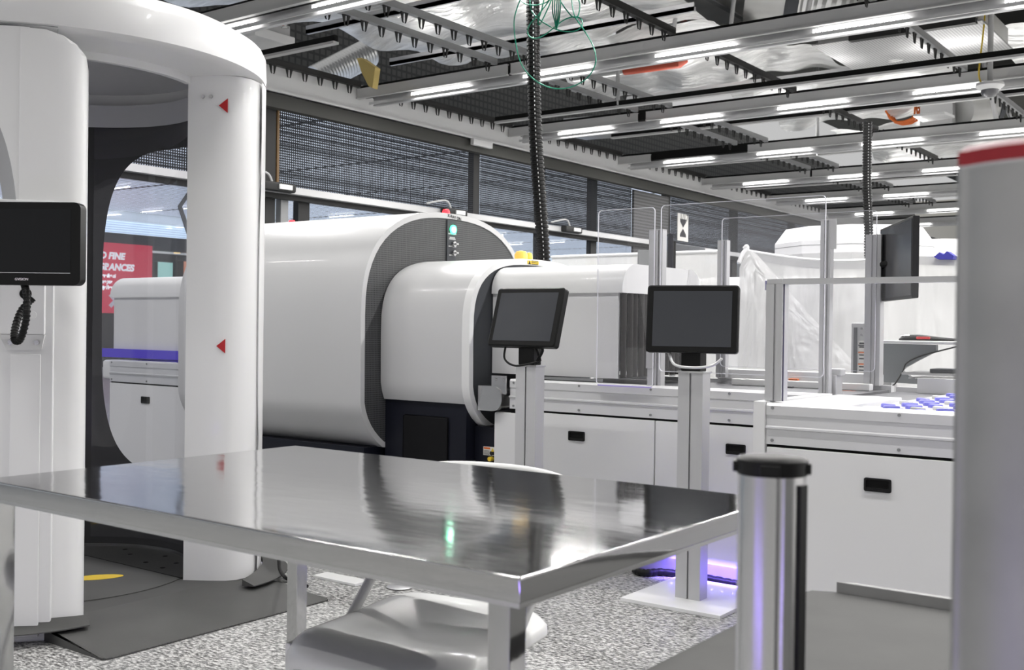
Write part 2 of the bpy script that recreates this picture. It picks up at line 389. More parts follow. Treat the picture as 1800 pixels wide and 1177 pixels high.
def rrect(x0, x1, z0, z1, r, n=5):
    pts = []
    for cx, cz, a in ((x1-r, z1-r, 0), (x0+r, z1-r, PI/2), (x0+r, z0+r, PI), (x1-r, z0+r, 1.5*PI)):
        for i in range(n+1): pts.append((cx+r*math.cos(a+PI/2*i/n), cz+r*math.sin(a+PI/2*i/n)))
    return pts
# ================================================================== THE SETTING
WX = -8.5
struct(MB().box(-32, 7, -14, 60, -.1, 0).build('floor', M['floor'], smooth=0))
struct(MB().box(-8.6, 7, -14, 40, 5.7, 5.8).build('ceiling', plain('slab', (.05, .05, .045), .9), smooth=0))
struct(MB().box(WX-.02, WX+.02, -6, 38, 3.50, 3.80).box(WX-.02, WX+.05, -6, 38, 3.50, 3.525).build('trim_1', M['white2'], smooth=0))      # white fascia
struct(MB().box(WX-.14, WX-.03, -6, 38, 3.36, 3.52).build('trim_2', M['soffit'], smooth=0))      # dark soffit band
tr = MB().box(WX-.06, WX+.02, -6, 38, 2.495, 2.565).box(WX-.12, WX-.06, -6, 38, 2.44, 2.58, mi=1)
struct(tr.build('trim_3', [M['grey'], M['dark']], smooth=0))                                 # sliding door track
for i, (y0, y1) in enumerate([(2.9, 3.1), (5.1, 5.25), (7.40, 7.56), (10.84, 10.98), (12.30, 12.47), (13.68, 13.84), (15.98, 16.16), (18.6, 18.8), (21.4, 21.6), (25, 25.2)]):
    struct(MB().box(WX-.22, WX-.14, y0, y1, 0, 3.5).build('trim_%d' % (i+4), M['dark'], smooth=0))
struct(MB().box(WX-.22, WX-.13, 7.57, 7.60, 2.56, 3.5).build('trim_14', plain('rust_edge', (.16, .09, .03), .6), smooth=0))
struct(MB().box(WX-.2, WX-.12, 7.86, 8.02, 0, 2.45).box(WX-.2, WX-.12, 7.62, 7.72, 0, 2.45, mi=1).build('trim_15', [M['dark'], M['mid']], smooth=0))
for i, (y0, y1) in enumerate([(-6, 7.4), (7.6, 10.84), (10.98, 14.84), (16.16, 38)]):
    struct(MB().box(WX-.135, WX-.13, y0, y1, 2.58, 3.37).build('window_%d' % (i+1), M['transom'], smooth=0))
for i, (y0, y1) in enumerate([(-6, 7.4), (8.02, 10.84), (10.98, 12.3), (12.47, 38)]):
    struct(MB().box(WX-.16, WX-.15, y0, y1, .05, 2.44).build('window_%d' % (i+5), M['glass'], smooth=0))
# plenum over the glass wall: dark grid seen between the fascia and the foil
struct(MB().box(-11.0, -10.9, -6, 38, 3.81, 5.8).build('wall_left', M['plenum'], smooth=0))
# hall beyond the glass
KS = 1.405
def zs(z): return 1.15+(z-1.15)*KS
def hx(n, x0, x1, z0, z1, mat): struct(MB().box(x0*KS, x1*KS, -6, 60, z0, z1).build(n, mat, smooth=0))
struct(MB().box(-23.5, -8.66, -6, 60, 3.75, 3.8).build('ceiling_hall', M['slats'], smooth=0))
hx('trim_17', -16.4, -16.0, zs(2.86), 3.75, plain('cove', (.8, .85, .9), .6, emis=(.8, .9, 1), es=.5))
hx('trim_18', -16.3, -16.05, zs(2.40), zs(2.63), M['slate'])
hx('wall_shop', -17.6, -17.5, 0, zs(2.45), M['shopdark'])
hx('window_9', -16.34, -16.31, zs(2.63), zs(2.86), M['blinds'])
# back and right walls of the hall
struct(MB().box(-32, 7, 39.6, 39.7, 0, 5.8).build('wall_back', M['cream'], smooth=0))
struct(MB().box(6.9, 7, -6, 40, 0, 5.8).build('wall_right', M['white2'], smooth=0))
# roller shutter bay and poster
o = thing('roller_shutter', 'black slatted roller shutter bay in the glass wall behind the clear screens', 'shutter', (WX-.1, 15.4, 0))
MB().box(WX-.12, WX-.08, 14.84, 15.98, 0, 3.33).build('slats', M['shutter'], o, smooth=0)
o = thing('poster', 'white paper notice with an hourglass symbol taped to the glass wall', 'poster', (WX, 16.15, 2.5))
p0, p1 = at(1192, 374, x=WX+.01), at(1210, 425, x=WX+.01)
MB().box(WX, WX+.004, p0.y, p1.y, p1.z, p0.z).build('sheet', M['paper'], o, smooth=0)
yc = (p0.y+p1.y)/2; zc = (p0.z+p1.z)/2; w = (p1.y-p0.y); h = p0.z-p1.z
lettering('1/17', .17, (WX+.006, yc-w*.30, zc+h*.24), (0, 1, 0), (0, 0, 1), M['ink'], o)
hg = MB().prism([(yc-.11, zc+.14), (yc+.11, zc+.14), (yc+.10, zc+.09), (yc, zc-.0), (yc-.10, zc+.09)], 'x', WX+.005, WX+.008)
hg.prism([(yc-.11, zc-.16), (yc+.11, zc-.16), (yc+.10, zc-.11), (yc, zc-.02), (yc-.10, zc-.11)], 'x', WX+.005, WX+.008)
hg.build('hourglass', M['ink'], o, smooth=0)
o = thing('black_cabinet', 'dark cabinet standing against the glass wall below the notice', 'cabinet', (WX+.2, 15.9, 0))
pc = at(1207, 432, x=WX+.3)
MB().box(WX+.03, WX+.3, 15.5, 16.6, 0, 2.52, .02).build('body', M['slate'], o)

# shop signs and goods across the hall
XS = -16*KS
o = thing('shop_sign', 'large red shop sign for fine fragrances seen through the scanner window', 'sign', (XS, 9.8*KS, zs(1.29)))
MB().box(XS-.03, XS+.03, 8.2*KS, 11.26*KS, zs(1.29), zs(2.455)).build('board', M['redpanel'], o, smooth=0)
xl = XS+.04
def sign(t, y, z, size, al): lettering(t, size*KS*.64, (xl, y, zs(z)), (0, 1, 0), (0, 0, 1), M['signwhite'], o, align=al, shear=.18, bold=.012)
sign('AND FINE', at(180+255/5.89, 0, x=xl).y, 2.19, .235, 'RIGHT')
sign('FRAGRANCES', at(180+352/5.89, 0, x=xl).y, 2.005, .235, 'RIGHT')
for t, z in (('er the ri', 1.885), ('ne you', 1.785), ('ty Free', 1.69)): sign(t, 10.30*KS, z, .115, 'LEFT')
MB().prism([(y*KS, zs(z)) for y, z in [(10.43, 1.58), (10.48, 1.62), (10.60, 1.50), (10.48, 1.38), (10.43, 1.42), (10.51, 1.50)]], 'x', xl-.01, xl).build('arrow', M['signgrey'], o, smooth=0)
def goods(name, label, y, z, w, h, mat):
    y, z, w, h = y*KS, zs(z), w*KS, h*KS
    o = thing(name, label, 'shop display', (XS-1.2, y, 0))
    MB().box(XS-1.45, XS-1.2, y-w/2, y+w/2, z, z+h, .02).box(XS-1.4, XS-1.25, y-w/2+.05, y+w/2-.05, 0, z).build('case', M['shopdark'], o)
    MB().box(XS-1.2, XS-1.18, y-w/2+.02, y+w/2-.02, z+.02, z+h-.02).build('lit_front', mat, o, smooth=0)
goods('display_case', 'teal lit display case in the dark shop beside the red sign', 12.15, 1.9, .34, .36, M['tealpack'])
goods('display_case', 'orange lit display case in the dark shop, middle of three', 12.75, 1.9, .42, .40, M['orangepack'])
goods('display_case', 'blue and green lit display case in the dark shop, rightmost of three', 13.45, 1.95, .45, .45, M['bluepack'])
for i, y in enumerate((12.3, 12.9, 13.3)):
    z = zs(2.45)
    o = MB().lathe([(0, z), (.08, z), (.08, z-.05), (0, z-.05)], XS-1.0, y*KS, seg=14).build('downlight', M['goldl'])
    tag(o, 'small warm round downlight under the dark shop bulkhead', 'downlight', 'downlights in the shop front')

# ================================================================== CEILING EQUIPMENT
BEAMS = [-11.04, -8.24, -5.44, -2.64, .16, 2.96, 5.76, 8.56, 11.36, 14.16, 16.96, 19.76, 22.56, 25.36]
ordn = ['first', 'second', 'third', 'fourth', 'fifth', 'sixth', 'seventh', 'eighth', 'ninth', 'tenth', 'eleventh', 'twelfth']
LAMPS = []
def lamp_beam(label, y, gaps=()):
    o = thing('lamp_beam', label, 'ceiling light beam', (WX+.06, y, 3.55), group='lamp beams')
    xs = [WX+.03]
    for g0, g1 in gaps: xs += [g0, g1]
    xs.append(6.5)
    for a, b in zip(xs[::2], xs[1::2]):
        MB().box(a, b, y, y+.014, 3.64, 3.735).box(a, b, y-.012, y+.03, 3.632, 3.644).box(a, b, y-.006, y+.03, 3.735, 3.742).build('face_panel', M['beam'], o, smooth=0)
    MB().box(WX+.05, 6.5, y+.03, y+.13, 3.655, 3.775).build('channel', M['matblack'], o, smooth=0)
    MB().box(WX+.17, 6.5, y+.046, y+.060, 3.562, 3.590).box(WX+.17, 6.5, y+.112, y+.16, 3.556, 3.568).box(WX+.17, 6.5, y+.118, y+.13, 3.568, 3.66).build('lower_rail', M['aluw'], o, smooth=0)
    x = -7.73
    while x < 6:
        l = MB().box(x, x+.76, y+.064, y+.110, 3.592, 3.624).build('lamp', M['lamp'], o, smooth=0)
        m = MB()
        for k in range(15):
            m.prism([(x+.025+k*.05, 3.592), (x+.05+k*.05, 3.624), (x+.040+k*.05, 3.624), (x+.018+k*.05, 3.594)], 'y', y+.058, y+.063)
        m.build('louvre', M['aluw'], l, smooth=0)
        LAMPS.append((x+.38, y+.086)); x += 1.47
    return o
gp = {8.56: [(at(893, 0, y=8.56).x, at(899, 0, y=8.56).x)], 11.36: [(at(1123, 0, y=11.36).x, at(1138, 0, y=11.36).x)],
      14.16: [(at(1147, 0, y=14.16).x, at(1318, 0, y=14.16).x)], 16.96: [(at(1428, 0, y=16.96).x, at(1432, 0, y=16.96).x)], 19.76: [(at(1532, 0, y=19.76).x, at(1537, 0, y=19.76).x)]}
for i, y in enumerate(BEAMS):
    if y < 3: lab = 'grey ceiling lamp beam overhead behind the camera, %s from the front' % ordn[i]
    else: lab = 'long grey ceiling lamp beam with lit strips, %s beam counted from the body scanner backwards' % ordn[i-6] if y > 5 else 'grey ceiling lamp beam just above the camera'
    if 2.9 < y < 3: lab = 'grey ceiling lamp beam overhead in front of the body scanner'
    lamp_beam(lab, y, gp.get(y, ()))
# thin black and grey carrier rails parallel to the beams
def carrier(label, y, x0, x1, z=3.70):
    o = thing('carrier_rail', label, 'ceiling rail', (x0, y, z), group='carrier rails')
    MB().box(x0, x1, y, y+.045, z+.022, z+.075).build('web', M['matblack'], o, smooth=0)
    MB().box(x0, x1, y-.012, y+.057, z-.002, z+.02).build('flange', M['beam'], o, smooth=0)
carrier('black and grey carrier rail above the top of the body scanner', 6.2, -8.3, 5)
carrier('short dark rail end beside the body scanner canopy', 6.93, -8.35, -7.15, 3.70)
carrier('black and grey carrier rail between the second and third lamp beams', 10.45, -8.0, 5, 3.62)
carrier('thin carrier rail between the third and fourth lamp beams near the glass wall', 13.0, -7.9, 5, 3.80)
carrier('thin carrier rail just beyond the fourth lamp beam at the glass wall', 15.3, -8.3, -2, 3.70)
carrier('carrier rail beyond the fifth lamp beam', 18.4, -8.3, 5, 3.70)
carrier('carrier rail beyond the sixth lamp beam', 21.2, -8.3, 5, 3.70)
# perforated rails with hanging clips, running away from the camera
hook_me = None
def hook_rail(label, x, y0, y1, z=3.75, mat='dark', first=.05):
    global hook_me
    o = thing('hook_rail', label, 'ceiling rail', (x, (y0+y1)/2, z), group='rails with hanging clips')
    MB().box(x-.028, x+.028, y0, y1, z, z+.012).box(x-.028, x-.02, y0, y1, z+.01, z+.06).box(x+.02, x+.028, y0, y1, z+.01, z+.06).build('rail', M[mat], o, smooth=0)
    y = y0+first
    while y < y1-.02:
        if hook_me is None:
            m = MB()
            for s in (-1, 1):
                m.loft([[(-.006, s*.028-.016, 0), (.006, s*.028-.016, 0), (.006, s*.028+.016, 0), (-.006, s*.028+.016, 0)],
                        [(-.004, s*.020-.005, -.075), (.004, s*.020-.005, -.075), (.004, s*.020+.005, -.075), (-.004, s*.020+.005, -.075)],
                        [(-.004, s*.012-.004, -.088), (.004, s*.012-.004, -.088), (.004, s*.012+.006, -.088), (-.004, s*.012+.006, -.088)]])
            m.box(-.008, .008, -.045, .045, -.004, .002)
            h = m.build('hook', M['dark'], o, smooth=0, world=False); hook_me = h.data
        else:
            h = bpy.data.objects.new('hook', hook_me); COL.objects.link(h); h.parent = o
        h.location = (0, y-(y0+y1)/2, 0)
        y += .216
bays = [(5.76, 'first', 'second'), (8.56, 'second', 'third'), (11.36, 'third', 'fourth'), (14.16, 'fourth', 'fifth'), (16.96, 'fifth', 'sixth'), (19.76, 'sixth', 'seventh')]
for bi, (yb, n1, n2) in enumerate(bays):
    for xi, x in enumerate((-8.42, -6.55, -6.09, -4.57, -2.80, -1.02)):
        y0 = yb+.18; y1 = yb+2.79
        if bi == 0:
            if x == -8.42: y0 = 7.05
            elif x < -6: y0 = 6.0
            else: y0 = 6.6
        if yb > 15 and xi > 4: continue
        where = ['at the glass wall', 'second from the glass wall', 'third from the glass wall', 'fourth from the glass wall', 'fifth from the glass wall', 'sixth from the glass wall'][xi]
        hook_rail('%s clip rail %s between the %s and %s lamp beams' % ('dark' if xi in (0, 3) else 'grey', where, n1, n2), x, y0, y1, 3.75, 'dark' if xi in (0, 3) else 'mid')
# foil insulation
def foil(label, pts, z, seed, amp=.05):
    """pts: four plan corners"""
    A, B, C2, D = [Vector((*p, 0)) for p in pts]; rnd = random.Random(seed); ph = [rnd.uniform(0, 6) for _ in range(6)]
    def f(u, v):
        p = (A*(1-u)+B*u)*(1-v)+(D*(1-u)+C2*u)*v
        h = amp*(math.sin(3.1*p.x+ph[0]+1.3*math.sin(2*p.y+ph[1]))+.7*math.sin(5.3*p.y+ph[2]+p.x)+.5*math.sin(9*p.x+4*p.y+ph[3]))
        return (p.x+.02*math.sin(8*p.y+ph[4]), p.y, z+h)
    o = MB().grid(f, 60, 40).build('foil_insulation', M['foil'], smooth=60)
    tag(o, label, 'insulation', 'crumpled foil insulation sheets')
foil('crumpled silver foil sheet over the body scanner and second lamp beam', [(-8.9, 5.0), (-4.0, 5.0), (-4.9, 9.9), (-8.1, 10.0)], 4.25, 1)
foil('crumpled silver foil sheet between the second and third lamp beams', [(-7.4, 10.05), (-4.9, 10.05), (-4.4, 12.95), (-8.0, 12.95)], 4.34, 2)
foil('crumpled silver foil sheet between the third and fourth lamp beams', [(-6.2, 13.0), (-3.6, 13.0), (-3.4, 16.1), (-6.6, 16.1)], 4.30, 3)
foil('crumpled silver foil sheet beyond the fourth lamp beam at right', [(-6.0, 16.2), (1.0, 16.2), (1.0, 21), (-6.4, 21)], 4.2, 4)
foil('crumpled silver foil sheet overhead near the camera at upper right', [(-3.2, 13.1), (3.5, 13.1), (3.5, 16.1), (-2.9, 16.1)], 4.55, 5)
for i, (y, x0, x1) in enumerate([(7.55, -8.2, -4.5), (9.0, -8.4, -4.6), (12.2, -7.2, -3.4)]):
    o = MB().box(x0, x1, y, y+.04, 4.08, 4.12).box(x0, x1, y, y+.008, 4.08, 4.16).build('foil_batten', M['alu'], smooth=0)
    tag(o, ['thin galvanised batten under the foil nearest the body scanner', 'thin galvanised batten under the foil just before the second lamp beam', 'thin galvanised batten under the foil between the second and third lamp beams'][i], 'batten')
# torn insulation flap
p = [at(*q, y=8.3) for q in [(640, 103), (664, 120), (659, 156), (652, 152), (640, 128), (632, 104)]]
o = MB().prism([(q.x, q.z) for q in p], 'y', 8.26, 8.34).build('insulation_flap', M['foam'], smooth=0)
tag(o, 'torn yellow insulation flap hanging down in front of the second lamp beam', 'insulation')
# white boxes / sensors by the fascia
o = thing('ceiling_unit', 'white boxed ceiling unit beside the top of the body scanner', 'unit', (-8.2, 7.1, 3.86))
MB().box(-8.42, -8.02, 6.75, 7.25, 3.86, 3.95, .01).build('lower_body', M['white2'], o)
MB().box(-8.40, -8.06, 6.8, 7.22, 3.95, 4.06, .01).build('upper_body', M['grey'], o)
o = MB().box(WX+.02, WX+.07, at(828, 0, x=WX).y, at(862, 0, x=WX).y, 3.42, 3.50, .005).build('emergency_light', M['white2'])
tag(o, 'small white box light mounted under the white fascia', 'light')
# ducts
o = thing('air_duct', 'large galvanised rectangular air duct above the third lamp beam', 'duct', (-5.2, 10.6, 4.55))
MB().box(-6.6, -4.75, 10.0, 11.3, 4.62, 5.5).build('casing', M['duct'], o, smooth=0)
for x in (-6.2, -5.75, -5.15): MB().box(x, x+.06, 9.985, 11.32, 4.605, 5.51).build('strap', M['pipe'] if x == -5.75 else M['mid'], o, smooth=0)
o = thing('duct_spigot', 'round galvanised duct with grey collar between the big duct and the white elbow', 'duct', (-4.5, 10.8, 4.45))
c0 = Vector((-4.85, 10.75, 4.72)); c1 = Vector((-4.35, 10.95, 4.62))
MB().tube([c0, c0.lerp(c1, .75)], .30, 28).build('pipe', M['duct'], o)
MB().tube([c0.lerp(c1, .75), c1], .315, 28).build('collar', M['slate'], o)
pts = spline([c1, (-4.0, 11.05, 4.52), (-3.72, 11.35, 4.42), (-3.62, 11.9, 4.36)], 14); rad = [.30+(.008 if i % 2 else -.006) for i in range(len(pts))]
o = MB().tube(pts, rad, 28).build('flexible_duct', M['flex'], smooth=20); tag(o, 'white ribbed flexible duct elbow above the third lamp beam', 'duct')
pts = spline([(-5.0, 10.2, 5.1), (-4.4, 10.3, 5.15), (-4.0, 10.9, 5.2)], 14); rad = [.3+(.008 if i % 2 else -.006) for i in range(len(pts))]
o = MB().tube(pts, rad, 28).build('flexible_duct', M['duct'], smooth=20); tag(o, 'grey ribbed flexible duct in the dark gap at the top of the picture', 'duct')
d0, d1 = at(555, 140, y=8.9), at(650, 92, y=9.6)
pts = [d0.lerp(d1, i/40) for i in range(41)]
o = MB().tube(pts, [.17+(.005 if i % 2 else -.004) for i in range(41)], 24).build('flexible_duct', M['flex'], smooth=20)
tag(o, 'silver ribbed flexible duct in the dark gap above the white fascia by the body scanner', 'duct')
o = thing('air_diffuser', 'large perforated grey ceiling diffuser panel at upper right', 'diffuser', (-3.3, 11.5, 4.05))
MB().box(-4.15, -2.5, 10.75, 12.1, 4.07, 4.085).build('perforated_plate', M['perf'], o, smooth=0)
MB().box(-4.1, -2.55, 10.8, 12.05, 4.085, 4.30).build('casing', M['duct'], o, smooth=0)
MB().box(-3.75, -2.55, 10.70, 10.78, 4.05, 4.10).build('edge_angle', M['dark'], o, smooth=0)
o = thing('air_diffuser', 'small ribbed grey ceiling diffuser hanging behind the third lamp beam near the glass wall', 'diffuser', (-6.9, 13, 4))
a, b, c, d = [at(*q, z=3.95) for q in [(990, 238), (1105, 230), (1135, 238), (1030, 246)]]
MB().loft([[(q.x, q.y, 3.95) for q in (a, b, c, d)], [(q.x, q.y, 4.0) for q in (a, b, c, d)]]).build('ribbed_plate', M['perf'], o, smooth=0)
MB().loft([[(q.x, q.y, 4.0) for q in (a, b, c, d)], [(q.x, q.y, 4.2) for q in (a, b, c, d)]]).build('casing', M['duct'], o, smooth=0)
o = MB().tube([at(1098, 124, y=11.2), at(1195, 111, y=11.2), at(1203, 104, y=11.25)], .055, 16).build('red_pipe', M['pipe'])
tag(o, 'red oxide pipe under the foil above the third lamp beam', 'pipe')
o = MB().tube([at(1010, 137, y=11.2), at(1097, 124, y=11.2)], .05, 16).build('grey_pipe', M['duct']); tag(o, 'short grey pipe running into the red pipe', 'pipe')
# round duct end, junction box and orange coil further back at right
o = thing('round_duct', 'short round galvanised duct with dark open end below the dome camera', 'duct', (-2.6, 14.9, 4.0))
q0, q1 = at(1690, 193, y=15.2), at(1738, 188, y=15.6)
MB().tube([q0, q1], .22, 28).build('pipe', M['duct'], o)
MB().tube([q1, q1+(q1-q0)*.16], .235, 28).build('collar', M['slate'], o)
o = thing('junction_box', 'pale grey box duct beside the round duct under the dome camera', 'box', (-3, 15, 3.9))
q = at(1664, 193, y=15.2); MB().box(q.x-.32, q.x+.10, 15.1, 15.6, q.z-.2, q.z+.22).build('casing', M['grey'], o, smooth=0)
o = thing('ceiling_access_panel', 'white square panel hanging below the pale box duct', 'panel', (-3.2, 14.9, 3.8))
a, b, c, d = [at(*q, z=3.86) for q in [(1605, 205), (1660, 200), (1678, 207), (1622, 215)]]
MB().loft([[(q.x, q.y, 3.86) for q in (a, b, c, d)], [(q.x, q.y, 3.89) for q in (a, b, c, d)]]).build('panel', M['white'], o, smooth=0)
q = at(1583, 192, y=15.4)
pts = [(q.x+.20*math.cos(t*.45)+.02*math.sin(t*1.7), 15.4+.004*t, q.z+.17*math.sin(t*.45)) for t in range(0, 70)]
o = MB().tube(pts, .014, 8).build('cable_coil', M['orange']); tag(o, 'coil of orange cable hung in the ceiling beside the pale box duct', 'cable')
# hanger rods
rods = [((1183, 60), (1192, 0), 9.8, 'white pipe hanger beside the second lamp beam at upper middle'), ((1284, 50), (1290, 0), 10.2, 'thin grey hanger rod in the dark gap at upper right'),
        ((1415, 45), (1425, 0), 10, 'white slanted conduit in the dark gap at upper right'), ((1437, 265), (1437, 222), 14.3, 'short white sprinkler drop in front of the fourth lamp beam'),
        ((1086, 175), (1086, 128), 10.3, 'grey sprinkler drop below the short grey pipe')]
for a, b, y, lab in rods:
    o = thing('drop_pipe', lab, 'pipe', at(*a, y=y)); e0 = at(*a, y=y); e1 = at(*b, y=y); e1 = e0+(e1-e0)*((5.7-e0.z)/(e1.z-e0.z)); MB().cyl(e0, e1, .022, 10).build('pipe', M['grey'], o)
    e = at(*a, y=y); MB().cyl(e, e+Vector((0, 0, -.06)), .012, 8).build('tip', M['steel'], o)
e = at(501, 20, y=7.0); o = thing('sprinkler', 'sprinkler head with red bulb hanging above the body scanner edge', 'sprinkler', e)
MB().cyl(e, e+Vector((0, 0, -.09)), .035, 12).build('socket', M['grey'], o)
MB().cyl(e+Vector((0, 0, -.09)), e+Vector((0, 0, -.15)), .022, 12).lathe([(0, e.z-.165), (.035, e.z-.165), (.035, e.z-.155), (0, e.z-.155)], e.x, e.y).build('deflector', M['steel'], o)
MB().cyl(e+Vector((.0, -.022, -.10)), e+Vector((.0, -.022, -.14)), .012, 8).build('bulb', M['red'], o)
for i, (a, b) in enumerate([((1720, 66), (1755, 225)), ((1770, 190), (1790, 235)), ((1560, 180), (1558, 150))]):
    o = MB().cyl(at(*a, y=14.9+i), at(*b, y=14.9+i), .03, 8).build('ceiling_strut', M['alu'])
    tag(o, ['long slanted strut behind the dome camera', 'short slanted strut at the right edge below the dome camera', 'short strut above the second hanging hose'][i], 'strut')
# cream bulkhead at upper right
o = MB().box(-1.95, 6, 12.6, 12.9, 4.5, 5.6).build('ceiling_bulkhead', M['cream'], smooth=0); struct(o); o.name = 'trim_19'
# dome camera on its pole
o = thing('dome_camera', 'white dome security camera on a drop pole at upper right', 'camera', (-2.459, 10.9, 3.37))
cx, cy, cz = -2.459, 10.9, 3.463
k = 1.459
MB().cyl((cx, cy, cz+.04), (cx, cy, 5.7), .026, 16).build('pole', M['grey'], o)
MB().lathe([(r*k, cz+z*k) for r, z in [(0, .035), (.083, .03), (.088, .012), (.07, -.005), (.058, -.014), (0, -.014)]], cx, cy).build('housing', M['white2'], o)
MB().lathe([(r*k, cz+z*k) for r, z in [(.056, -.014), (.054, -.03), (.042, -.05), (.022, -.062), (0, -.066)]], cx, cy).build('dome', plain('smoked_dome', (.09, .09, .10), .08, coat=1), o)
MB().tube(spline([(cx-.07, cy, cz+.04), (cx-.10, cy, cz+.16), (cx-.07, cy, cz+.5), (cx-.04, cy, cz+.9)], 8), .008, 6).build('cable', M['yellow'], o)
# hanging cable hoses
def hose(label, path, r, loc, n):
    o = thing('cable_hose', label, 'hose', loc)
    P = spline(path, n); L = len(P)
    MB().tube(P, r*.84, 16).build('inner_tube', M['black'], o)
    acc = 0; last = P[0]; m = MB(); m2 = MB(); step = r*.62; nxt = 0
    for i in range(1, L):
        seg = (P[i]-P[i-1]); ln = seg.length
        while nxt <= acc+ln:
            q = P[i-1]+seg*((nxt-acc)/ln); d = seg.normalized()
            m.tube([q-d*r*.2, q-d*r*.16, q+d*r*.16, q+d*r*.2], [r*.88, r, r, r*.88], 16)
            e = RT.cross(d).normalized(); side = d.cross(e)
            fr = -FW+d*FW.dot(d); fr.normalize()
            q2 = q+fr*r*.9+d*step*.5
            m2.obox(q2, RT*r*.07, fr*r*.08, d*r*.12)
            nxt += step
        acc += ln
    m.build('ribs', M['black'], o); m2.build('slot_marks', M['grey'], o, smooth=0)
hose('black ribbed cable hose dropping from the ceiling behind the baggage scanner', [at(933, -300, y=5.92), at(936, -30, y=5.92), at(940, 200, y=5.92), at(948, 340, y=5.92), at(955, 440, y=5.93), at(958, 560, y=5.95)], .046, (-4.1, 5.93, 0), 30)
hose('thinner black ribbed cable hose hanging further back at right', [at(1525, 216, y=10.2), at(1524, 320, y=10.2), at(1527, 400, y=10.2), at(1527, 470, y=10.2)], .043, (-3.3, 10.2, 1.9), 30)
# tangle of green cable round the first hose
def loop(pts, y, closed=False): return spline([at(px, py, y=y+dy) for px, py, dy in pts], 10, closed)
s = 220/1439
def q(a, b, dy=0): return (880+a*s, b*s, dy)
o = thing('green_cable', 'tangled thin green cable looped around the black ceiling hose', 'cable', at(960, 40, y=5.7))
m = MB()
m.tube(loop([q(240, -30), q(190, 90), q(155, 250), q(175, 500), q(240, 740), q(370, 900), q(520, 990), q(690, 1020), q(860, 980), q(1000, 890), q(1085, 750), q(1090, 620), q(1040, 480), q(940, 320), q(850, 180), q(815, 0), q(810, -40)], 5.78), .0042, 6)
m.tube(loop([q(335, -20), q(350, 110), q(430, 210), q(560, 300), q(700, 355), q(860, 355), q(935, 290), q(920, 215), q(830, 195), q(720, 235), q(600, 330), q(480, 415), q(380, 440), q(315, 390), q(330, 290), q(450, 150), q(580, -20)], 5.80), .0042, 6)
for a in (600, 625, 650, 672, 690):
    m.tube(loop([q(a, -20), q(a-5, 120, .01), q(a+3-(a-640)*.5, 250), q(640, 345)], 5.79), .0042, 6)
m.tube(loop([q(500, -20), q(470, 120), q(430, 250), q(445, 285), q(480, 230), q(560, 60), q(590, -20)], 5.81), .0042, 6)
m.tube(loop([q(690, 20), q(760, 120), q(830, 195), q(890, 180), q(910, 60), q(890, -20)], 5.80), .0042, 6)
m.tube(loop([q(210, -20), q(280, 40), q(390, 58), q(520, 30), q(570, -20)], 5.80), .0042, 6)
m.build('loops', M['green'], o)
# door drive gear on the track
for i, px in enumerate((487, 797, 1004)):
    pp = at(px, 330+(px-487)*.155, x=WX+.06); w = .35
    o = thing('door_sensor', ['black sensor box with white plug on the door track beside the body scanner', 'black sensor box on the door track above the baggage scanner', 'black sensor box on the door track right of the hanging hose'][i], 'sensor', (pp.x, pp.y, pp.z))
    MB().box(WX+.02, WX+.12, pp.y-w*.6, pp.y+w*.6, 2.49, 2.58, .02).build('housing', M['dark'], o)
    MB().box(WX+.12, WX+.14, pp.y-.03, pp.y+.14, 2.51, 2.56, .005).build('plug', M['white2'], o)
    MB().tube(spline([(WX+.1, pp.y-.1, 2.58), (WX+.1, pp.y-.2, 2.66), (WX+.06, pp.y-.5, 2.60)], 8), .012, 8).build('cable', M['grey'], o)

cp = [at(a, b, x=WX-.12) for a, b in [(338, 328), (315, 362), (331, 412), (338, 408), (322, 363), (342, 334)]]
o = MB().prism([(q_.y, q_.z) for q_ in cp], 'x', WX-.145, WX-.138).build('chevron_mark', M['slate'], smooth=0)
tag(o, 'dark chevron mark on the glass wall, partly hidden by the scanner column', 'sign')
# ================================================================== BODY SCANNER
SX, SY = -4.38, 2.62
scan = thing('body_scanner', 'tall white walk-through body scanner with curved columns and a round canopy at left', 'body scanner', (SX, SY, 0))
def pol(r, deg, z=None):
    a = math.radians(deg); p = (SX+r*math.cos(a), SY+r*math.sin(a))
    return p if z is None else (*p, z)
colpts = [(.590, 26.5), (.70, 27.3), (.772, 28.4), (.812, 30.3), (.838, 33.3), (.853, 37.5), (.864, 43), (.867, 49), (.867, 53), (.590, 53), (.590, 45), (.590, 35)]
colback = [(r, min(d, 40)) for r, d in colpts]
colback[6:9] = [(.860, 38.6), (.864, 39.4), (.866, 40)]
colnear = [(.590, 23), (.70, 23.3), (.777, 24), (.835, 25), (.857, 26.6), (.866, 29), (.8675, 32), (.8675, 36), (.8675, 40), (.590, 49), (.590, 42), (.590, 32)]
for k in range(4):
    cp = [colpts, colnear, colback, colback][k]
    poly = [pol(r, {0: d, 1: -d, 2: 180-d, 3: 180+d}[k]) for r, d in cp]
    if k == 1:                                              # rounded shoulder at the top of the near column
        loops = [[(*p, z) for p in poly] for z in (.052, 2.03)]
        for z, cut in ((2.08, 23.8), (2.12, 25.2), (2.155, 27.6), (2.18, 30.5), (2.196, 34.5)):
            loops.append([(*pol(r, -max(d, cut)), z) for r, d in cp])
        MB().loft(loops).build('column', M['white'], scan)
    else:
        MB().prism(poly, 'z', .052, 2.2).build('column', M['white'], scan)
def supz(deg, half, zc, hz, n=3.5):
    u = abs(deg)/half
    return 0 if u >= 1 else hz*(1-u**n)**(1/n)
